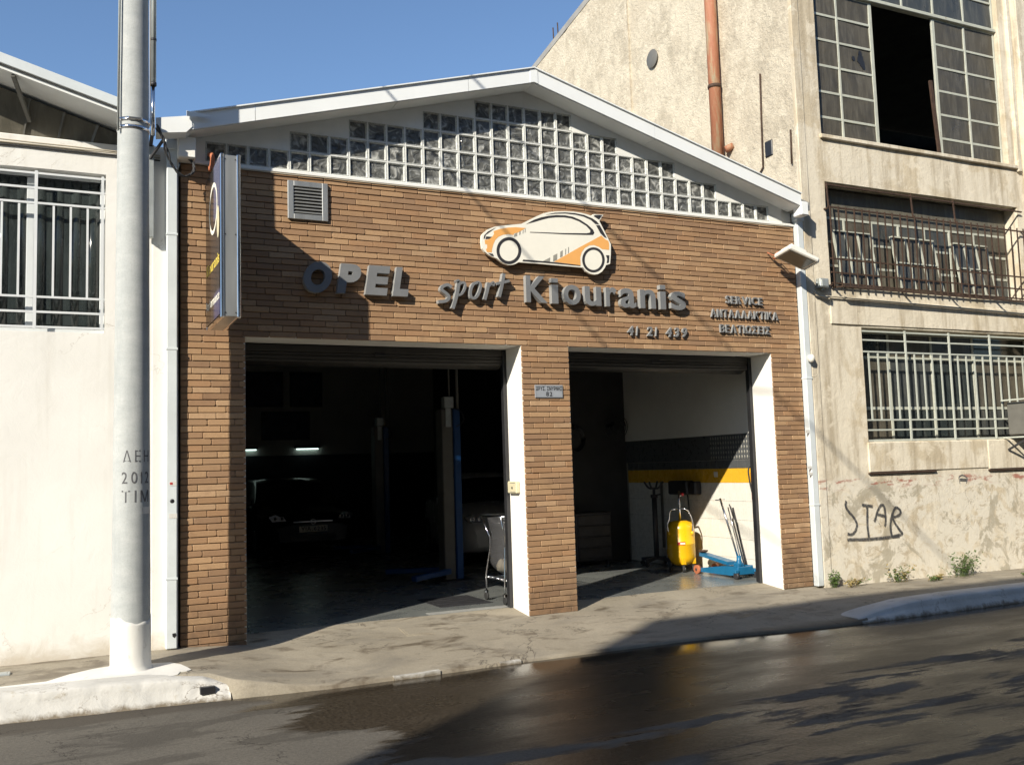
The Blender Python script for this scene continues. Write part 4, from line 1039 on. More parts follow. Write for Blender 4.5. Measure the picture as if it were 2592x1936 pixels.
for dy in (0, .18): mb.tube([(RX-.01, 6.1+dy, 9.55), (RX-.01, 6.12+dy, 9.98-.1*dy)], .012, 6)
mb.build('roof_rebar', 'rust', rb_)
# graffiti and the little sketch above it
def gpt(u, v): return onY(2080+u*.23146, 1160+v*.23146, RY)
def stroke(mb, pts, w_, lift):
    q = [(p.x, p.z) for p in (gpt(*a) for a in smooth_path(pts, 4))]; wd = [w_*(1+.25*nz(i*.6, lift*1000)) for i in range(len(q))]
    poly = ribbon(q, wd); k = len(q)
    V_ = [(x, RY-.011-lift, z) for x, z in poly]
    mb.add(V_, [(i, i+1, 2*k-2-i, 2*k-1-i) for i in range(k-1)])
mb = MB()
for i, pts in enumerate(([(262, 462), (252, 510), (280, 570), (340, 640), (378, 720), (360, 790), (320, 830), (275, 822)], [(430, 505), (550, 520)], [(488, 520), (490, 620), (492, 740), (508, 860)], [(570, 690), (600, 580), (640, 508), (672, 520), (686, 600), (690, 700), (680, 740)], [(605, 610), (690, 632)],
    [(755, 845), (742, 720), (765, 600), (800, 535), (845, 560), (850, 605), (800, 635), (765, 630)], [(765, 650), (800, 720), (850, 790), (868, 825), (760, 850)], [(270, 885), (420, 882), (600, 872), (840, 845)])):
    stroke(mb, pts, .034, .0005*i)
mb.build('graffiti', 'graffiti', rb_)
mb = MB()
for i, pts in enumerate(([(1490, 205), (1530, 180), (1585, 212)], [(1490, 210), (1505, 275)], [(1585, 215), (1575, 270)], [(1500, 222), (1578, 225)], [(1502, 240), (1578, 242)])): stroke(mb, pts, .012, .0005*i)
mb.build('wall_sketch', 'ink', rb_)

# ================================================================== SIGNS ON THE BRICK WALL
# blade sign
bs = thing('blade_sign', (-3.33, -.5, 2.90), 'tall aluminium framed light box sign projecting from the brick wall', 'sign')
SX0, SX1, SY0, SY1, SZ0, SZ1 = -3.41, -3.245, -.995, -.16, 2.895, 4.29
mb = MB(); mb.box(SX0+.012, SX1-.012, SY0+.004, SY1, SZ0+.004, SZ1-.004, 0, .002); bx_ = mb.build('case', 'alu', bs)
mb = MB()
for x0, x1 in ((SX0, SX0+.028), (SX1-.028, SX1)):
    mb.box(x0, x1, SY0-.008, SY0+.02, SZ0-.004, SZ1+.004, 0, .004); mb.box(x0, x1, SY1-.02, SY1+.008, SZ0-.004, SZ1+.004, 0, .004)
    mb.box(x0, x1, SY0+.02, SY1-.02, SZ0-.006, SZ0+.02, 0, .004); mb.box(x0, x1, SY0+.02, SY1-.02, SZ1-.02, SZ1+.006, 0, .004)
mb.build('frame_rail', 'chrome', bs)
for x, y0, y1 in ((SX0, SX0-.004, 0), (SX1, SX1+.004, 0)):
    mb = MB(); a = min(x, y0)-.003; mb.box(a, a+.01, SY0+.022, SY1-.022, SZ0+.022, SZ1-.022); pf = mb.build('print_panel', 'blade_print_reflection', bs)
    if x == SX0:
        xf = a-.002
        fnp = lambda s_, z, d: Vector((xf+d*.001, SY1-.02-s_, z))
        for b in text_line(MB, 'Kiouranis', .06, .80, 3.36, 3.46, 0, 0, .012, 0, .1, fn=fnp): b.build('printed_letter', ['yellow_ink', 'yellow_ink'], pf)
        for b in text_line(MB, 'performance', .04, .80, 3.05, 3.13, 0, 0, .005, 0, .1, fn=fnp): b.build('printed_letter', ['sign_white', 'sign_white'], pf)
        mb = MB(); 
        for k in range(28):
            a0, a1 = 2*math.pi*k/28, 2*math.pi*(k+1)/28
            mb.add([fnp(.47+r_*math.cos(t), 3.90+r_*.95*math.sin(t), 0) for t, r_ in ((a0, .24), (a1, .24), (a1, .20), (a0, .20))], [(0, 1, 2, 3)])
        mb.build('printed_ring', 'sign_white', pf)
        mb = MB(); mb.add([fnp(.74+.07*math.cos(t), 3.72+.14*math.sin(t), 0) for t in [2*math.pi*k/16 for k in range(16)]], [tuple(range(16))]); mb.build('printed_lamp', 'beige', pf)
mb = MB()
for z in (3.05, 3.62, 4.14): mb.box(-3.355, -3.30, -.165, .004, z, z+.05, 0, .004)
mb.build('wall_bracket', 'galv', bs)
mb = MB()
for x in (SX0+.04, SX1-.04):
    for z in (2.93, 3.6, 4.25): mb.lathe((x, SY0+.003, z), [(.006, 0), (.006, -.004)], 8, 'y')
mb.build('screw', 'steel_dark', bs)
# car shaped emblem
em = thing('car_emblem', (.3, -.09, 3.6), 'white and orange cut out sign shaped like a hatchback on the brick wall', 'sign')
EY = -.085
def e2(u, v): p = onY(1180+u*.18987, 500+v*.18987, EY); return (p.x, p.z)
OUT = [(207, 505), (235, 470), (290, 425), (380, 390), (470, 378), (600, 365), (735, 353), (830, 305), (930, 255), (1020, 215), (1100, 195), (1200, 186), (1320, 184), (1430, 190), (1530, 205), (1620, 228), (1675, 247), (1700, 222), (1830, 232), (1775, 315), (1830, 420), (1885, 530), (1930, 625), (1928, 760), (1918, 885), (1865, 900), (1850, 935), (1810, 990), (1760, 1020), (1710, 1028), (1650, 1015), (1600, 985), (1560, 935), (1300, 912), (1000, 885), (700, 862), (660, 885), (620, 897), (560, 900), (500, 880), (450, 845), (410, 812), (360, 795), (300, 765), (250, 725), (215, 680), (203, 600)]
mb = MB(); mb.prism([e2(*p) for p in OUT], lambda x, z: (x, EY, z), lambda x, z: (x, EY+.035, z), 0); mb.build('panel', 'sign_white', em)
mb = MB()
for u, v in ((500, 600), (1100, 400), (1400, 700), (1750, 700)): x, z = e2(u, v); mb.tube([(x, EY+.036, z), (x, .0, z)], .012, 8)
mb.build('stand_off', 'steel_dark', em)
def gfx(pts, mt, lift, nm): 
    mb = MB(); mb.prism([e2(*p) for p in pts], lambda x, z: (x, EY-lift, z), lambda x, z: (x, EY-.0002, z), 0, back=False); mb.build(nm, mt, em)
gfx([(365, 450), (450, 420), (560, 402), (660, 398), (795, 408), (740, 440), (690, 470), (640, 480), (628, 502), (560, 490), (490, 498), (430, 525), (385, 570), (360, 630), (345, 690), (340, 735), (275, 728), (262, 690), (278, 678), (278, 628), (252, 622), (245, 565), (290, 562), (340, 532), (370, 490)], 'orange', .0012, 'orange_print')
gfx([(1800, 508), (1850, 555), (1895, 580), (1905, 620), (1905, 700), (1810, 690), (1770, 660), (1700, 635), (1640, 640), (1580, 675), (1540, 730), (1520, 800), (1525, 905), (1170, 858), (1290, 790), (1500, 670), (1650, 590)], 'orange', .0012, 'orange_print')
gfx([(800, 355), (900, 300), (1000, 265), (1100, 245), (1200, 236), (1320, 240), (1420, 258), (1520, 300), (1620, 365), (1690, 430), (1708, 470), (1690, 500), (1600, 500), (1300, 492), (1000, 475), (850, 468), (850, 460), (1000, 465), (1300, 476), (1600, 478), (1650, 470), (1655, 440), (1600, 380), (1500, 318), (1400, 280), (1300, 265), (1200, 265), (1100, 275), (1000, 300), (900, 330)], 'sign_black', .0018, 'black_print')
gfx([(1060, 232), (1180, 205), (1320, 200), (1450, 210), (1570, 235), (1680, 280), (1740, 320), (1775, 362), (1720, 355), (1660, 300), (1560, 255), (1450, 230), (1320, 215), (1180, 218)], 'sign_black', .0018, 'black_print')
gfx([(1730, 370), (1780, 372), (1830, 460), (1875, 545), (1840, 530), (1790, 480)], 'sign_black', .0018, 'black_print')
gfx([(1715, 235), (1808, 240), (1770, 298), (1700, 252)], 'sign_black', .0018, 'black_print')
gfx([(1862, 770), (1908, 772), (1902, 870), (1872, 878), (1880, 820)], 'sign_black', .0018, 'black_print')
gfx([(265, 520), (345, 525), (310, 552), (255, 558)], 'sign_black', .0018, 'black_print')
gfx([(232, 550), (240, 505), (290, 455), (395, 402), (330, 450), (260, 500), (245, 552)], 'sign_black', .0018, 'black_print')
gfx([(290, 742), (355, 752), (372, 790), (330, 775)], 'sign_black', .0018, 'black_print')
gfx([(760, 828), (900, 838), (1200, 866), (1525, 906), (1520, 915), (1000, 868), (748, 852)], 'sign_black', .0018, 'black_print')
for pts in ([(640, 490), (678, 470), (678, 515), (636, 525)], [(708, 455), (724, 448), (720, 495), (706, 500)], [(755, 435), (763, 432), (760, 480), (752, 483)], [(782, 420), (790, 415), (788, 465), (780, 470)], [(1025, 848), (1118, 800), (1115, 858)], [(1160, 775), (1212, 748), (1210, 830), (1158, 855)], [(1253, 725), (1285, 705), (1283, 785), (1251, 800)], [(1320, 688), (1330, 682), (1328, 760), (1318, 765)], [(1358, 665), (1368, 660), (1366, 738), (1356, 744)]): gfx(pts, 'sign_grey', .0022, 'grey_print')
for cx, cz, rx, rz, ix, iz in ((568, 710, 165, 180, 126, 139), (1695, 832, 150, 167, 117, 135)):
    el = lambda a, b: [(cx+a*math.cos(t), cz+b*math.sin(t)) for t in [2*math.pi*k/40 for k in range(40)]]
    A_, B_ = [e2(*p) for p in el(rx, rz)], [e2(*p) for p in el(ix, iz)]
    mb = MB(); mb.add([(x, EY-.0022, z) for x, z in A_+B_], [(i, (i+1) % 40, 40+(i+1) % 40, 40+i) for i in range(40)]); mb.build('wheel_print', 'sign_black', em)
# raised lettering
def zc(u, v, y=-.07): p = onY(740+u*.4702, 640+v*.4702, y); return p
LM = ['letter', 'letter_edge']
def word(name, label, loc, letters):
    t = thing(name, loc, label, 'sign lettering')
    for b in letters: b.build('letter', LM, t)
YF = -.072
ls = []
for ch, ul, ur in (('O', 56, 213), ('P', 240, 378), ('E', 392, 530), ('L', 540, 648)):
    b = MB(); x0, x1 = zc(ul, 215).x-.012, zc(ur, 215).x+.028
    if ch in 'PEL': x0, x1 = zc(ul, 220).x, zc(ur if ch != 'L' else 645, 100 if ch != 'L' else 230).x
    put_glyph(b, ch, x0, x1, 3.315 if ch == 'O' else 3.325, 3.63 if ch == 'O' else 3.625, YF, -.012, .055, .16); ls.append(b)
word('block_lettering', 'large slanted grey block capitals half in shadow on the brick wall', (-1.94, -.04, 3.315), ls)
ls = []
for ch, ul, ur, z0, z1 in (('K', 1258, 1372, 3.335, 3.627), ('i', 1393, 1433, 3.335, 3.615), ('o', 1460, 1552, 3.33, 3.555), ('u', 1574, 1662, 3.33, 3.55), ('r', 1688, 1745, 3.335, 3.555), ('a', 1765, 1850, 3.33, 3.555), ('n', 1872, 1955, 3.335, 3.555), ('i', 1978, 2012, 3.335, 3.62), ('s', 2038, 2118, 3.335, 3.555)):
    b = MB(); vv = 200+(ul-1258)*.06; xl, xr = zc(ul, vv).x, zc(ur, vv).x
    if ch == 'i':
        for q0, q1 in ((z0, z0+.208), (z0+.235, z1)): b.box(xl+.006, xr-.006, YF, -.012, q0, q1)
        for k_ in range(len(b.f)): b.mi[k_] = 0 if k_ % 6 == 2 else 1
    else: put_glyph(b, ch, xl, xr, z0, z1, YF, -.012, .020)
    ls.append(b)
word('name_lettering', 'grey upright lower case letters after a capital below the car shaped sign', (.96, -.04, 3.33), ls)
ls = []
for k, ps in enumerate((
    [([(858, 186), (838, 172), (812, 180), (804, 198), (828, 218), (844, 238), (828, 258), (786, 263)], 17)],
    [([(884, 158), (896, 152), (892, 190), (882, 240), (864, 300)], 19), ([(888, 190), (906, 164), (928, 162), (930, 190), (912, 220), (884, 230)], 13)],
    [([(1004, 158), (976, 168), (960, 205), (964, 238), (986, 242), (1006, 212), (1014, 174), (1003, 158)], 15)],
    [([(1058, 160), (1050, 200), (1036, 252)], 18), ([(1046, 200), (1064, 172), (1084, 160), (1082, 178)], 14)],
    [([(1140, 112), (1128, 178), (1114, 238)], 18), ([(1098, 166), (1130, 160), (1170, 150)], 15)])):
    b = MB()
    for j, (pts, wd) in enumerate(ps):
        q = [(p.x, p.z) for p in (zc(*a) for a in smooth_path(pts, 4))]; poly = ribbon(q, wd*.00198); kk = len(q)
        yf = YF+.0015*j; V_ = [(x, yf, z) for x, z in poly]+[(x, -.012, z) for x, z in poly]; n2 = 2*kk
        b.add(V_, [(i, i+1, n2-2-i, n2-1-i) for i in range(kk-1)], 0); b.add(V_, [(i, n2+i, n2+(i+1) % n2, (i+1) % n2) for i in range(n2)], 1)
    ls.append(b)
word('script_lettering', 'grey brush script lettering between the two larger raised words', (-.72, -.04, 3.22), ls)
a, b_ = zc(1815, 430).x, zc(2138, 430).x
word('number_lettering', 'small grey raised telephone digits on the bricks over the right bay', (1.62, -.03, 3.02), text_line(MB, '41 21 439', a, b_, 3.022, 3.13, -.036, -.008, .02, .14, .16))
word('small_lettering', 'top line of small grey capitals near the downpipe starting with an S', (2.92, -.03, 3.45), text_line(MB, 'SERVICE', 2.638, 3.195, 3.457, 3.550, -.034, -.008, .016, 0, .14))
word('small_lettering', 'middle and longest line of small grey Greek capitals near the downpipe', (2.92, -.03, 3.28), text_line(MB, 'ΑΝΤΑΛΛΑΚΤΙΚΑ', 2.402, 3.427, 3.283, 3.376, -.034, -.008, .014, 0, .17))
word('small_lettering', 'bottom line of small grey Greek capitals near the downpipe', (2.92, -.03, 3.10), text_line(MB, 'ΒΕΛΤΙΩΣΕΙΣ', 2.527, 3.29, 3.100, 3.193, -.034, -.008, .014, 0, .17))
# street number plate
t = thing('street_number_plate', (.188, -.008, 2.30), 'small grey enamel street number plate on the middle brick pillar', 'plate')
mb = MB(); mb.box(.015, .36, -.012, -.003, 2.303, 2.445, 0, .004); mb.build('plate', 'plate_blue', t)
for b in text_line(MB, 'ΧΡΥΣ. ΣΜΥΡΝΗΣ', .028, .347, 2.384, 2.426, -.0135, -.012, .02, 0, .12): b.build('letter', ['print_ink', 'print_ink'], t)
for b in text_line(MB, '82', .150, .225, 2.322, 2.370, -.0135, -.012, .02, 0, .15): b.build('digit', ['print_ink', 'print_ink'], t)
mb = MB(); 
for x0, x1, z0, z1 in ((.022, .353, 2.436, 2.438), (.022, .353, 2.31, 2.312), (.022, .0245, 2.312, 2.436), (.3505, .353, 2.312, 2.436)): mb.box(x0, x1, -.0132, -.0118, z0, z1)
mb.build('border_line', 'ink', t)
# louvre vent
t = thing('louvre_vent', (-2.43, -.02, 4.05), 'square aluminium louvre vent in the brick wall above the left bay', 'vent')
mb = MB()
for x0, x1, z0, z1 in ((-2.628, -2.57, 4.045, 4.428), (-2.288, -2.23, 4.045, 4.428), (-2.57, -2.288, 4.045, 4.10), (-2.57, -2.288, 4.373, 4.428)): mb.box(x0, x1, -.03, -.001, z0, z1, 0, .004)
mb.build('frame', 'alu', t)
for k in range(8):
    z = 4.112+k*.0335; mb = MB(); mb.add([(-2.57, -.028, z), (-2.288, -.028, z), (-2.288, -.008, z+.022), (-2.57, -.008, z+.022), (-2.57, -.025, z-.003), (-2.288, -.025, z-.003), (-2.288, -.005, z+.019), (-2.57, -.005, z+.019)], [(0, 1, 2, 3), (7, 6, 5, 4), (0, 4, 5, 1), (2, 6, 7, 3)]); mb.build('slat', 'alu', t)
mb = MB(); mb.box(-2.57, -2.288, -.0045, -.0035, 4.10, 4.373); mb.build('backing', 'black', t)
# floodlight
t = thing('floodlight', (3.6, -.35, 3.9), 'white floodlight on an arm angled down beside the grey downpipe', 'floodlight')
ax = Vector((.92, -.12, -.34)).normalized(); az = Vector((.34, .10, .92)); az = (az-ax*az.dot(ax)).normalized(); ay = az.cross(ax)
c = onY(2016, 652, -.33)
mb = MB(); mb.obox(c, ax, ay, az, .215, .16, .030, 0, .012); hd = mb.build('housing', 'flood', t)
mb = MB(); mb.obox(c+az*.060-ax*.05, ax, ay, az, .13, .115, .036, 0, .03); mb.build('lid', 'flood', hd)
mb = MB(); mb.obox(c-az*.031, ax, ay, az, .18, .125, .004); mb.build('glass', 'flood_glass', hd)
for k in range(9):
    mb = MB(); mb.obox(c+ax*.219+ay*(-.13+k*.0325), ax, ay, az, .014, .006, .032, 0, .002); mb.build('cooling_fin', 'flood', hd)
mb = MB(); mb.tube(smooth_path([(3.42, -.02, 4.06), (3.42, -.12, 4.06), (3.44, -.24, 4.02), (3.50, -.30, 4.01)], 4), .014, 8); mb.tube(smooth_path([(3.32, -.02, 4.13), (3.36, -.10, 4.08), (3.40, -.12, 4.12), (3.45, -.2, 4.05)], 4), .008, 6); mb.build('arm', 'terracotta', t)
# alarm box on the pillar reveal
t = thing('switch_box', (OL1-.03, .235, 1.28), 'beige plastic key switch box on the white side of the middle pillar', 'switch box')
mb = MB(); mb.box(OL1-.05, OL1-.001, .125, .345, 1.285, 1.415, 0, .01); mb.build('case', 'beige', t)
mb = MB(); mb.lathe((OL1-.052, .225, 1.345), [(.014, 0), (.012, -.004)], 12, 'x'); mb.build('keyhole', 'steel_dark', t)
mb = MB(); mb.box(OL1-.0515, OL1-.050, .15, .28, 1.395, 1.400); mb.box(OL1-.0515, OL1-.050, .15, .28, 1.30, 1.304); mb.build('print', 'ink', t)

# ================================================================== INSIDE THE GARAGE
# yellow tank
TX, TY = 3.27, 2.02
t = thing('oil_drainer_tank', (TX, TY, FZ), 'glossy yellow cylindrical service tank on castors in the right bay', 'tank')
R0, z0, z1 = .195, FZ+.10, FZ+.70
prof = [(0, z0-.02), (.08, z0-.015), (.14, z0+.01), (.178, z0+.05), (R0, z0+.11), (R0, z0+.28), (R0+.002, z0+.283), (R0+.002, z0+.290), (R0, z0+.293), (R0, z1-.12), (.182, z1-.055), (.145, z1-.018), (.09, z1), (0, z1+.006)]
mb = MB(); mb.lathe((TX, TY, 0), prof, 36); tk = mb.build('tank_shell', 'yellow', t)
def tpt(a, r, z): return (TX+r*math.cos(a), TY+r*math.sin(a), z)
fa = math.atan2(CAM.y-TY, CAM.x-TX)
mb = MB(); h = smooth_path([tpt(fa-.9, R0+.012, z1-.16), tpt(fa-.9, R0+.03, z1-.04), tpt(fa-.95, R0-.01, z1+.03), tpt(fa-1.0, R0-.04, z1+.14), tpt(fa-.3, .10, z1+.17), tpt(fa+.6, .16, z1+.16), tpt(fa+.85, R0-.02, z1+.10), tpt(fa+.9, R0+.02, z1-.02), tpt(fa+.9, R0+.012, z1-.16)], 4); mb.tube(h, .011, 8); mb.build('push_handle', 'chrome', t)
for a in (fa-.9, fa+.9):
    mb = MB(); mb.lathe(tpt(a, R0+.01, z1-.19), [(.018, 0), (.018, .05)], 10); mb.build('handle_lug', 'yellow', t)
mb = MB(); mb.tube([tpt(0, 0, z1), tpt(0, 0, z1+.42)], .016, 10); mb.tube([tpt(0, 0, z1+.34), tpt(fa+2, .05, z1+.36)], .012, 8); mb.build('riser_pipe', 'chrome', t)
mb = MB(); mb.lathe(tpt(fa+2, .05, z1+.34), [(.02, 0), (.024, .03), (.02, .05)], 12); mb.build('valve', 'red', t)
for a, r_ in ((fa+.15, .05), (fa+1.3, .05), (fa-1.6, .11)):
    p = tpt(a, R0-.03, FZ+r_); tn = Vector((-math.sin(fa), math.cos(fa), 0)); V0 = Vector(p)
    mb = MB(); mb.tube([V0-tn*.018, V0+tn*.018], r_, 18); wl_ = mb.build('castor', 'rubber', t)
    mb = MB(); mb.tube([V0-tn*.021, V0+tn*.021], r_*.45, 12); mb.build('hub', 'chrome', wl_)
    mb = MB(); mb.bar(V0+Vector((0, 0, r_+.01)), V0+Vector((0, 0, r_+.09)), .05, .05); mb.build('castor_bracket', 'yellow', wl_)
mb = MB(); tl = lambda s_, z, rr: tpt(fa+s_/R0, R0+rr, z)
V_ = [tl(s_, z, .002) for z in (FZ+.375, FZ+.42) for s_ in (-.05, -.02, .02, .06)]; mb.add(V_, [(i, i+1, i+5, i+4) for i in range(3)]); mb.build('brand_label', 'red_ink', tk)
mb = MB(); V_ = [tl(s_, z, .004) for z in (FZ+.388, FZ+.408) for s_ in (-.01, .015, .035, .055)]; mb.add(V_, [(i, i+1, i+5, i+4) for i in range(3)]); mb.build('label_text', 'sign_white', tk)
# trolley jack
t = thing('trolley_jack', (3.40, 1.22, FZ), 'blue hydraulic trolley jack with upright steel handle beside the yellow tank', 'jack')
jx = 3.395
mb = MB()
for s_ in (-1, 1): mb.prism([(.80, FZ+.05), (.83, FZ+.16), (1.05, FZ+.15), (1.62, FZ+.08), (1.68, FZ+.04), (1.62, FZ+.03), (.95, FZ+.035)], lambda y, z: (jx+s_*.13-.008, y, z), lambda y, z: (jx+s_*.13+.008, y, z))
mb.box(jx-.125, jx+.125, .80, .86, FZ+.05, FZ+.15, 0, .006); mb.box(jx-.125, jx+.125, .86, 1.10, FZ+.06, FZ+.13, 0, .006); mb.build('side_frame', 'blue', t)
mb = MB(); V_ = [(jx-.07, 1.08, FZ+.15), (jx+.07, 1.08, FZ+.15), (jx+.06, 1.70, FZ+.23), (jx-.06, 1.70, FZ+.23)]; mb.add(V_+[(x, y, z+.045) for x, y, z in V_], [(3, 2, 1, 0), (4, 5, 6, 7), (0, 1, 5, 4), (1, 2, 6, 5), (2, 3, 7, 6), (3, 0, 4, 7)]); mb.build('lift_arm', 'blue', t)
mb = MB(); mb.lathe((jx, 1.68, FZ+.275), [(.03, 0), (.06, .012), (.065, .03), (.05, .03)], 16); mb.build('saddle', 'rust', t)
for x, y, r_ in ((jx-.155, .80, .042), (jx+.155, .80, .042)):
    mb = MB(); mb.tube([(x-.018, y, FZ+r_), (x+.018, y, FZ+r_)], r_, 16); wh_ = mb.build('castor', 'steel_dark', t)
    mb = MB(); mb.box(x-.03, x+.03, y-.02, y+.05, FZ+.075, FZ+.12, 0, .006); mb.build('fork', 'blue', wh_)
for x in (jx-.15, jx+.15):
    mb = MB(); mb.tube([(x-.022, 1.63, FZ+.06), (x+.022, 1.63, FZ+.06)], .06, 18); wh_ = mb.build('wheel', 'terracotta', t)
    mb = MB(); mb.tube([(x-.026, 1.63, FZ+.06), (x+.026, 1.63, FZ+.06)], .02, 10); mb.build('axle', 'steel_dark', wh_)
mb = MB(); mb.lathe((jx, .93, FZ+.13), [(.045, 0), (.045, .06), (.03, .10), (.03, .15)], 14); mb.box(jx-.05, jx+.05, .89, .99, FZ+.13, FZ+.19, 0, .01); mb.build('handle_socket', 'blue', t)
mb = MB(); A = Vector((jx, .93, FZ+.22)); B = Vector((jx-.17, 1.04, 1.08)); mb.tube([A, B], .014, 10); mb.tube([A+Vector((.03, 0, 0)), B+Vector((.10, -.03, -.12))], .008, 8); mb.tube([B+Vector((-.09, -.02, -.02)), B+Vector((.09, .02, -.02))], .006, 8); mb.build('handle', 'chrome', t)
mb = MB(); mb.tube([(3.60, 1.0, FZ), (3.632, 1.30, .93)], .013, 8); mb.tube([(3.61, 1.27, .80), (3.60, 1.33, .98)], .008, 6); tag(mb.build('pry_bar', 'steel_dark'), 'dark steel bar leaning on the white tiles behind the jack handle', 'bar')
# transmission stand
sx, sy2 = 3.42, 2.86
t = thing('transmission_stand', (sx, sy2, FZ), 'dark column stand with a four pronged cradle on top', 'stand')
mb = MB(); mb.tube([(sx, sy2, FZ+.10), (sx, sy2, 1.05)], .038, 14); mb.tube([(sx, sy2, 1.05), (sx, sy2, 1.20)], .022, 12); mb.build('column', 'steel_dark', t)
mb = MB()
for a in (.6, 2.2, 3.7, 5.3):
    d = Vector((math.cos(a), math.sin(a), 0)); mb.tube(smooth_path([tuple(Vector((sx, sy2, 1.19))), tuple(Vector((sx, sy2, 1.20))+d*.08), tuple(Vector((sx, sy2, 1.29))+d*.15)], 4), .016, 8)
mb.build('cradle', 'steel_dark', t)
mb = MB(); mb.lathe((sx, sy2, 1.05), [(.055, 0), (.055, .05)], 14); mb.tube([(sx-.06, sy2-.04, 1.08), (sx+.08, sy2-.04, 1.10)], .012, 8); mb.build('collar', 'steel_dark', t)
for a in (.4, 1.97, 3.54, 5.11):
    d = Vector((math.cos(a), math.sin(a), 0)); b0 = Vector((sx, sy2, FZ+.12)); mb = MB(); mb.bar(b0, b0+d*.26+Vector((0, 0, -.03)), .04, .05); lg = mb.build('leg', 'steel_dark', t)
    mb = MB(); q = b0+d*.25; mb.tube([Vector((q.x-.015, q.y, FZ+.035)), Vector((q.x+.015, q.y, FZ+.035))], .035, 12); mb.build('castor', 'rubber', lg)
# wall box with hose
t = thing('hose_reel_box', (3.55, 2.35, 1.08), 'dark grey box mounted on the tiled wall above the yellow tank', 'box')
mb = MB(); mb.box(3.50, IXR-.01, 2.15, 2.62, 1.10, 1.30, 0, .02); mb.build('case', 'steel_dark', t)
mb = MB(); mb.box(3.52, IXR-.01, 1.98, 2.10, 1.10, 1.29, 0, .015); mb.build('motor', 'steel_dark', t)
mb = MB(); mb.tube(smooth_path([(3.55, 2.2, 1.10), (3.54, 2.17, .95), (3.52, 2.14, .84)], 5), .010, 8); mb.build('hose', 'rubber', t)
mb = MB(); mb.tube([(3.62, 2.95, 1.28), (3.62, 2.95, .30)], .02, 8); tag(mb.build('wall_pipe', 'lift_grey'), 'vertical grey pipe against the white tiles behind the column stand', 'pipe')
mb = MB(); mb.box(IXR-.018, IXR-.006, 1.60, 1.68, 1.345, 1.42, 0, .004); mb.box(IXR-.022, IXR-.017, 1.625, 1.655, 1.36, 1.405, 0, .002); tag(mb.build('light_switch', 'flood'), 'small white light switch on the yellow tile band', 'switch')
# fire extinguisher
ex, ey = 3.565, .70
t = thing('fire_extinguisher', (ex, ey, 1.02), 'red fire extinguisher on the tiled wall next to the door rail', 'fire extinguisher')
mb = MB(); mb.lathe((ex, ey, 0), [(.0, 1.035), (.068, 1.04), (.075, 1.055), (.075, 1.40), (.06, 1.445), (.03, 1.47), (.022, 1.48)], 24); cyl = mb.build('cylinder', 'red', t)
mb = MB(); mb.lathe((ex, ey, 1.48), [(.022, 0), (.022, .03), (.012, .04)], 12); mb.bar((ex+.01, ey, 1.52), (ex-.02, ey-.10, 1.545), .022, .01); mb.bar((ex, ey, 1.50), (ex-.02, ey-.09, 1.50), .022, .008); mb.build('valve_lever', 'steel_dark', t)
mb = MB(); mb.tube(smooth_path([(ex-.03, ey+.02, 1.49), (ex-.10, ey+.03, 1.45), (ex-.10, ey+.02, 1.30), (ex-.085, ey, 1.15)], 5), .010, 8); mb.build('hose', 'rubber', t)
mb = MB(); a0 = math.atan2(CAM.y-ey, CAM.x-ex)-.2; V_ = [(ex+.0765*math.cos(a0+da), ey+.0765*math.sin(a0+da), z) for z in (1.16, 1.34) for da in (-.4, -.15, .15, .4)]; mb.add(V_, [(i, i+1, i+5, i+4) for i in range(3)]); mb.build('label', 'sticker', cyl)
mb = MB(); mb.box(ex+.05, IXR-.006, ey-.03, ey+.03, 1.28, 1.33, 0, .004); mb.build('wall_bracket', 'steel_dark', t)
# cabinet, fan in the dark corner
t = thing('tool_cabinet', (2.75, 3.6, FZ), 'dark grey metal tool cabinet in the shadowed corner of the right bay', 'cabinet')
mb = MB(); mb.box(2.40, 3.02, 3.45, 3.90, FZ+.08, FZ+.80, 0, .012); mb.build('body', 'steel_dark', t)
for k in range(4):
    mb = MB(); mb.box(2.43, 2.99, 3.43, 3.452, FZ+.12+k*.165, FZ+.27+k*.165, 0, .006); d = mb.build('drawer', 'steel_dark', t)
    mb = MB(); mb.bar((2.50, 3.42, FZ+.245+k*.165), (2.92, 3.42, FZ+.245+k*.165), .014, .014); mb.build('handle', 'black', d)
for x in (2.46, 2.96):
    mb = MB(); mb.tube([(x-.015, 3.52, FZ+.04), (x+.015, 3.52, FZ+.04)], .04, 12); mb.build('castor', 'rubber', t)
t = thing('wall_fan', (3.35, 3.8, 2.1), 'black round wall fan on the dark partition of the right bay', 'fan')
mb = MB()
for r_ in (.06, .12, .18, .21): mb.tube([(3.35+r_*math.cos(a), 3.74, 2.16+r_*math.sin(a)) for a in [2*math.pi*k/24 for k in range(25)]], .005, 5)
mb.build('guard', 'black', t)
mb = MB(); mb.tube([(3.35, 3.72, 2.16), (3.35, 3.95, 2.16)], .05, 14); mb.build('motor', 'black', t)
for k in range(4):
    a = k*math.pi/2+.4; mb = MB(); mb.add([(3.35+math.cos(a+d)*r_, 3.75+y, 2.16+math.sin(a+d)*r_) for d, r_, y in ((-.2, .05, .0), (-.35, .19, .01), (.35, .19, -.02), (.2, .05, -.01))], [(0, 1, 2, 3)]); mb.build('blade', 'steel_dark', t)
for k, (xx, lab) in enumerate(((2.70, 'coiled black air hose hanging on the dark partition nearer the middle pillar'),)):
    mb = MB()
    for j in range(5): mb.tube([(xx+(.13+.008*j)*math.cos(a), 3.93-.012*j, 1.98+(.17+.008*j)*math.sin(a)) for a in [2*math.pi*q/20 for q in range(21)]], .009, 6)
    mb.box(xx-.03, xx+.03, 3.86, 3.95, 2.13, 2.19, 0, .006); tag(mb.build('air_hose', 'black'), lab, 'hose')
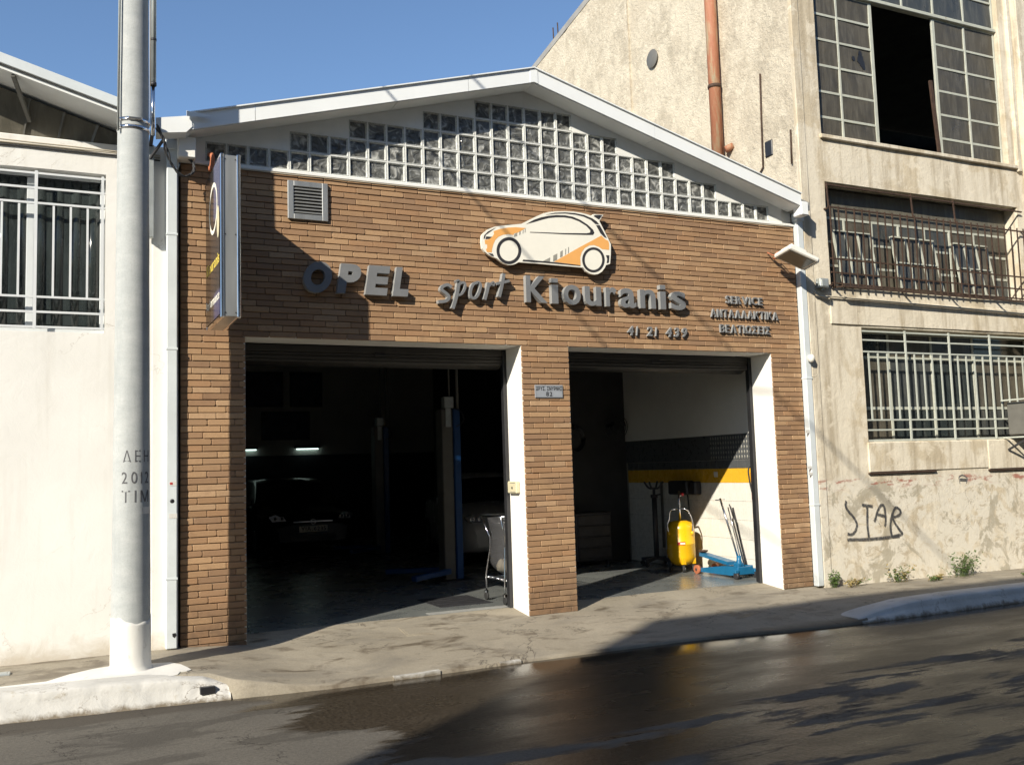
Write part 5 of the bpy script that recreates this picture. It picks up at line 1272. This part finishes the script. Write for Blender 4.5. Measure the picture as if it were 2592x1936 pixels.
# lift posts
def lift_post(x, y, lab):
    t = thing('car_lift_post', (x, y, FZ), lab, 'car lift', 'two post lift columns')
    mb = MB(); mb.box(x-.145, x+.02, y-.12, y+.12, FZ+.02, FZ+2.35, 0, .012); mb.build('column', 'lift_grey', t)
    mb = MB(); mb.box(x+.022, x+.125, y-.14, y+.14, FZ+.02, FZ+2.35, 0, .012); mb.build('carriage', 'lift_blue', t)
    mb = MB(); mb.box(x-.27, x+.25, y-.25, y+.25, FZ, FZ+.02, 0, .004); mb.build('base_plate', 'steel_dark', t)
    mb = MB(); mb.box(x-.11, x+.03, y-.15, y-.02, FZ+2.36, FZ+2.52, 0, .01); mb.box(x-.09, x-.01, y-.135, y-.122, FZ+2.10, FZ+2.36, 0, .01); mb.build('motor_box', 'galv', t)
    mb = MB(); mb.tube([(x+.10, y-.1, FZ+2.35), (x+.10, y-.1, 4.4)], .022, 8); mb.tube([(x-.02, y-.1, FZ+2.35), (x-.02, y-.1, 4.4)], .012, 8); mb.build('cable_conduit', 'lift_grey', t)
    mb = MB(); mb.tube(smooth_path([(x, y-.13, FZ+2.38), (x+.13, y-.17, FZ+2.30), (x+.16, y-.17, FZ+2.18), (x+.06, y-.15, FZ+2.10)], 5), .007, 6); mb.build('loose_cable', 'cable', t)
    mb = MB(); mb.bar((x-.10, y-.15, FZ+.14), (x-.75, y-.55, FZ+.12), .09, .07, bev=.008); mb.build('arm', 'lift_blue', t)
    mb = MB(); mb.bar((x-.10, y+.15, FZ+.14), (x-.75, y+.60, FZ+.12), .09, .07, bev=.008); mb.build('arm', 'lift_blue', t)
lift_post(.29, 3.22, 'grey and blue car lift column standing just behind the middle pillar')
lift_post(.82, 8.0, 'grey and blue car lift column deep in the dark left bay')
# cars
def car(name, loc, yaw, paint, lab, plate=None):
    t = thing(name, loc, lab, 'car'); t.rotation_euler.z = yaw
    L = Vector(loc)
    # local: +x right, -y front; length 4.3, width 1.76
    st = [(-2.12, .30, .60, .62, .66), (-2.02, .22, .74, .78, .70), (-1.75, .20, .82, .86, .76), (-1.2, .20, .90, .88, .84), (-.85, .20, .96, .88, .87), (0, .20, .98, .88, .88), (1.2, .20, 1.0, .88, .88), (1.75, .22, 1.0, .86, .84), (2.08, .30, .92, .78, .72), (2.15, .40, .80, .70, .60)]
    mb = MB(); V_ = []; pr = 14
    for y, zb, zt, hw, ht in st:
        ring = [(-hw*.96, zb), (-hw, zb+.12), (-hw, (zb+zt)/2), (-hw*.99, zt-.14), (-ht*.98, zt-.04), (-ht*.6, zt), (-ht*.2, zt+.012)]
        ring = ring+[(-a, b) for a, b in ring[::-1]]
        V_ += [L+Vector((a, y, b)) for a, b in ring]
    mb.add(V_, [(i*pr+j, (i+1)*pr+j, (i+1)*pr+(j+1) % pr, i*pr+(j+1) % pr) for i in range(len(st)-1) for j in range(pr)], 0, True)
    mb.f += [list(range(pr)), [(len(st)-1)*pr+j for j in range(pr)][::-1]]; mb.mi += [0, 0]; mb.sm += [False, False]
    body = mb.build('body', paint, t)
    cab = [(-.95, .93, .80, .93), (-.25, 1.36, .64, .98), (.1, 1.44, .62, .98), (.9, 1.45, .62, .99), (1.5, 1.34, .62, .99), (1.98, .96, .74, .95)]
    mb = MB(); V_ = []
    for y, zt, hw, zb in cab: V_ += [L+Vector(q) for q in ((-.84, y, zb-.03), (-hw-.04, y, zt-.10 if zt > 1.1 else zb), (-hw, y, zt-.03 if zt > 1.1 else zb+.01), (-hw*.4, y, zt), (hw*.4, y, zt), (hw, y, zt-.03 if zt > 1.1 else zb+.01), (hw+.04, y, zt-.10 if zt > 1.1 else zb), (.84, y, zb-.03))]
    mb.add(V_, [(i*8+j, (i+1)*8+j, (i+1)*8+j+1, i*8+j+1) for i in range(len(cab)-1) for j in range(7)], 0, True)
    for k, f in enumerate(mb.f):
        i, j = divmod(k, 7)
        if i in (0, 4) and 1 < j < 5 or j in (0, 6): mb.mi[k] = 1
    mb.build('cabin', [paint, 'car_glass'], t)
    for x in (-.80, .80):
        for y in (-1.35, 1.25):
            mb = MB(); mb.tube([L+Vector((x-.10, y, .31)), L+Vector((x+.10, y, .31))], .31, 26); wl = mb.build('wheel', 'rubber', t)
            mb = MB(); mb.tube([L+Vector((x-.104, y, .31)), L+Vector((x+.104, y, .31))], .19, 16); mb.build('rim', 'alu', wl)
    for s_ in (-1, 1):
        mb = MB(); mb.prism([(s_*.46, .66), (s_*.72, .67), (s_*.78, .76), (s_*.66, .80), (s_*.50, .72)][::s_], lambda x, z: L+Vector((x, -2.075+abs(x)*.10-.03, z)), lambda x, z: L+Vector((x, -1.95+abs(x)*.10, z))); hl = mb.build('headlight', 'lamp_glass', t)
        for q in (.55, .67):
            mb = MB(); mb.lathe(L+Vector((s_*q, -2.075+q*.1-.034, .725)), [(.042, 0), (.042, -.006), (.028, -.006), (.025, .0), (0, .0)], 14, 'y'); mb.build('lamp_ring', 'chrome', hl)
        mb = MB(); mb.obox(L+Vector((s_*.93, -.72, 1.0)), Vector((1, 0, 0)), Vector((0, 1, 0)), Vector((0, 0, 1)), .09, .05, .06, 0, .02); mb.build('mirror', paint, t)
    mb = MB(); mb.box(L.x-.42, L.x+.42, L.y-2.135, L.y-2.05, L.z+.30, L.z+.42, 0, .02); mb.build('lower_grille', 'black', t)
    mb = MB(); mb.bar(L+Vector((-.36, -2.115, .655)), L+Vector((.36, -2.115, .655)), .025, .02); mb.lathe(L+Vector((0, -2.125, .655)), [(.052, 0), (.052, -.01), (.04, -.01), (.04, 0)], 20, 'y'); mb.build('grille_bar', 'chrome', t)
    if plate:
        mb = MB(); mb.box(L.x-.26, L.x+.26, L.y-2.15, L.y-2.13, L.z+.47, L.z+.58, 0, .004); pl = mb.build('number_plate', 'sign_white', t)
        for b in text_line(MB, plate, L.x-.225, L.x+.225, L.z+.49, L.z+.56, L.y-2.1515, L.y-2.150, .0, 0, .15): b.build('character', ['sign_black', 'sign_black'], pl)
    return t
car('parked_car', (-.42, 10.3, FZ), 0, 'car_dark', 'black car with a pale number plate in the dark left bay', 'ΥΙΑ-6235')
car('parked_car', (2.3, 6.5, FZ), rad(-12), 'car_white', 'white car half hidden behind the lift column of the left bay')
# fluorescent work lights
for xa, xb, lab in ((-2.4, -.62, 'longer lit fluorescent tube on the back wall of the left bay'), (.28, .78, 'shorter lit fluorescent tube on the back wall near the lift column')):
    t = thing('fluorescent_light', ((xa+xb)/2, 12.5, 2.1), lab, 'light')
    mb = MB(); mb.box(xa-.03, xb+.03, IYB-.09, IYB-.002, 2.15, 2.21, 0, .005); mb.build('housing', 'lift_grey', t)
    mb = MB(); mb.tube([(xa, IYB-.06, 2.135), (xb, IYB-.06, 2.135)], .014, 10); mb.build('tube', 'tube', t)
for k, (xa, xb, za, zb) in enumerate(((-2.3, -1.2, 3.1, 3.9), (-1.05, .0, 3.1, 3.9), (.15, .9, 3.1, 3.9), (-2.5, -1.3, 2.4, 3.0), (-.5, .6, 2.35, 3.0))):
    t = thing('wall_poster', ((xa+xb)/2, IYB-.02, za), ['wide dark poster high up on the back wall of the left bay', 'dark poster in the middle of the upper row on the back wall', 'narrow dark poster at the partition end of the upper row', 'dark poster of the lower row at the far end from the partition', 'dark poster of the lower row above the shorter lit tube'][k], 'poster')
    mb = MB(); mb.box(xa, xb, IYB-.018, IYB-.001, za, zb, 0, .003); mb.build('frame', 'black', t)
    mb = MB(); mb.box(xa+.03, xb-.03, IYB-.021, IYB-.0185, za+.03, zb-.03); mb.build('print', 'poster', t)
# rubbish bag trolley
t = thing('bag_trolley', (-.10, .84, FZ), 'chrome waste trolley holding a clear plastic sack beside the middle pillar', 'trolley')
c0 = Vector((.03, .86, FZ)); HX, HY = .155, .255
cor = [c0+Vector((sx_*HX, sy_*HY, 0)) for sx_, sy_ in ((-1, -1), (1, -1), (1, 1), (-1, 1))]
mb = MB(); top = [c0+Vector((a*1.25, b*1.1, .97)) for a, b in ((-HX, -HY), (HX, -HY), (HX, HY), (-HX, HY))]
mb.tube(top+[top[0]], .009, 8); mb.build('top_ring', 'chrome', t)
for i, q in enumerate(cor):
    inn = Vector((c0.x+(q.x-c0.x)*.75, c0.y+(q.y-c0.y)*.80, FZ+.60))
    mb = MB(); mb.tube([q+Vector((0, 0, .10)), q+Vector((0, 0, .30)), inn, inn+Vector((0, 0, .12)), top[i]], .010, 8); lg = mb.build('leg', 'chrome', t)
    mb = MB(); mb.tube([q+Vector((-.012, .0, .045)), q+Vector((.012, .0, .045))], .045, 16); cs = mb.build('castor', 'rubber', lg)
    mb = MB(); mb.box(q.x-.018, q.x+.018, q.y-.02, q.y+.02, FZ+.08, FZ+.115, 0, .005); mb.build('castor_fork', 'chrome', lg)
mb = MB()
for i in range(4): mb.tube([cor[i]+Vector((0, 0, .26)), cor[(i+1) % 4]+Vector((0, 0, .26))], .006, 6)
for k in range(1, 4): mb.tube([cor[0].lerp(cor[3], k/4)+Vector((0, 0, .262)), cor[1].lerp(cor[2], k/4)+Vector((0, 0, .262))], .004, 6)
mb.build('lower_shelf', 'chrome', t)
m, n, b = new_mat('clear_plastic_sack'); b.inputs['Base Color'].default_value = (.10, .10, .105, 1); b.inputs['Roughness'].default_value = .12; b.inputs['Alpha'].default_value = .5; bump(n, b, noi(n, pos(n, (1, 1, .5)), 18, 4), .8, .03); M['plastic'] = m
mb = MB(); V_ = []; nn = 28; lv = 16
for j in range(lv+1):
    z = .97-.68*j/lv; s_ = 1.12-.30*min(1, j/5) if j < 5 else .82+.10*math.sin((j-5)/(lv-5)*math.pi)
    if j > lv-3: s_ *= (.86, .6, .15)[j-(lv-2)]
    for k in range(nn):
        a = 2*math.pi*k/nn; ca, sa = math.cos(a), math.sin(a); ex_ = .55
        x = HX*abs(ca)**ex_*(1 if ca > 0 else -1); y = HY*abs(sa)**ex_*(1 if sa > 0 else -1); r_ = s_*(1+.09*nz(ca*3, sa*3, j*.35)+.05*nz(ca*8, sa*8, j*.8))
        V_.append(c0+Vector((x*r_, y*r_, z-.03*(j < 1))))
mb.add(V_, [(j*nn+k, (j+1)*nn+k, (j+1)*nn+(k+1) % nn, j*nn+(k+1) % nn) for j in range(lv) for k in range(nn)], 0, True)
mb.build('plastic_sack', 'plastic', t)
mb = MB()
for k in range(5): a = k*1.3; mb.lathe(c0+Vector((.06*math.cos(a), .10*math.sin(a), .33)), [(0, 0), (.05, .02), (.06, .07), (.03, .13), (0, .15)], 10)
mb.build('rubbish', 'cable_light', t)
# drain grate at the threshold and sump covers
t = thing('drain_grate', (-.55, .50, FZ), 'long pale metal drain grating across the threshold of the left bay', 'grate')
mb = MB(); mb.box(-1.08, -.15, .455, .47, FZ-.004, FZ+.006); mb.box(-1.08, -.15, .545, .56, FZ-.004, FZ+.006); mb.box(-1.08, -.15, .47, .545, FZ-.01, FZ+.001); mb.build('frame', 'grate', t)
for k in range(46):
    mb = MB(); x = -1.075+k*.02; mb.box(x, x+.012, .471, .544, FZ-.002, FZ+.005); mb.build('bar', 'grate', t)
mb = MB(); mb.box(-.80, -.16, .85, 1.62, FZ-.01, FZ+.006, 0, .003)
for k in range(5): mb.box(-.75, -.21, .92+k*.14, .97+k*.14, FZ+.005, FZ+.011, 0, .002)
tag(mb.build('sump_cover', 'steel_dark'), 'dark rectangular steel sump cover in the garage floor behind the drain grating', 'cover')
mb = MB(); P4 = [onZ(864+a*.3911, 1290+b*.3911, -.05) for a, b in ((370, 805), (530, 792), (610, 828), (430, 842))]
mb.prism([(p.x, p.y) for p in P4], lambda x, y: (x, y, walk_h(x, y)+.006), lambda x, y: (x, y, walk_h(x, y)-.02)); cx = sum(p.x for p in P4)/4; cyy = sum(p.y for p in P4)/4
mb.prism([(cx+(p.x-cx)*.86, cyy+(p.y-cyy)*.86) for p in P4], lambda x, y: (x, y, walk_h(x, y)+.010), lambda x, y: (x, y, walk_h(x, y)+.003))
tag(mb.build('manhole_cover', 'concrete'), 'square concrete manhole cover in the ramp in front of the left bay', 'manhole cover')
# crumbling white lip at the ramp edge
for k, (xa, xb, lab) in enumerate(((-2.15, -1.75, 'pale broken strip of concrete at the ramp edge below the left bay'), (-1.2, -1.0, 'short white painted stone at the ramp edge below the middle pillar'))):
    mb = MB(); yy = lerp(EDGE, (xa+xb)/2); ph = []
    for i in range(9): x = xa+(xb-xa)*i/8; ph.append((x, yy-.012+.012*nz(x*6, 3)))
    poly = ph+[(x, y+.05+.015*nz(x*9, 8)) for x, y in ph[::-1]]
    mb.prism(poly, lambda x, y: (x, y, walk_h(x, yy)+.010), lambda x, y: (x, y, -.15)); tag(mb.build('kerb_stone', 'kerb'), lab, 'stone')

# ================================================================== WEEDS
def weed(x, y, h, nb, spread, lab, dry=.15):
    t = thing('weed', (x, y, walk_h(x, y)), lab, 'weed', 'weeds along the factory wall'); z0 = walk_h(x, y)
    g, d = MB(), MB()
    for i in range(nb):
        a = random.uniform(0, 2*math.pi); L = h*random.uniform(.45, 1.0); bx, by = x+random.gauss(0, spread*.35), y+random.gauss(0, spread*.12)
        dx, dy = math.cos(a)*spread*random.uniform(.2, 1), -abs(math.sin(a))*spread*random.uniform(.1, .6)
        pts = [Vector((bx+dx*s_**1.5, by+dy*s_**1.5, z0+L*(s_-.25*s_*s_))) for s_ in (0, .25, .5, .75, 1)]
        mb = d if random.random() < dry else g
        mb.tube(pts, [.0022, .002, .0018, .0014, .0006], 3, smooth=False, cap=False)
        for s_ in range(1, 5):
            for sd in range(3):
                c = pts[s_]; e = Vector((random.gauss(0, 1), random.gauss(0, 1), random.uniform(.0, 1.2))).normalized(); wv = e.cross(Vector((random.gauss(0, 1), random.gauss(0, 1), random.gauss(0, 1)))).normalized(); l = random.uniform(.018, .045); ww = l*.22
                mb.add([c, c+e*l*.5+wv*ww, c+e*l, c+e*l*.5-wv*ww], [(0, 1, 2, 3)])
    if g.v: g.build('foliage', 'leaf', t)
    if d.v: d.build('dry_stems', 'dry_leaf', t)
weed(6.15, -.22, .42, 46, .30, 'largest bushy green weed at the foot of the factory wall', .12)
weed(5.05, -.16, .30, 24, .22, 'thin pale green weed at the wall under the graffiti', .3)
weed(3.98, -.13, .26, 22, .08, 'dark green weed at the foot of the right grey downpipe', .1)
weed(4.25, -.15, .12, 20, .22, 'low dry brown weed between the downpipe weed and the graffiti', .9)
weed(5.45, -.36, .10, 16, .14, 'tiny flat weed in the pavement between the two green wall weeds', .2)
weed(6.9, -.62, .12, 26, .30, 'flat spreading weed on the pavement edge just behind the kerb', .1)
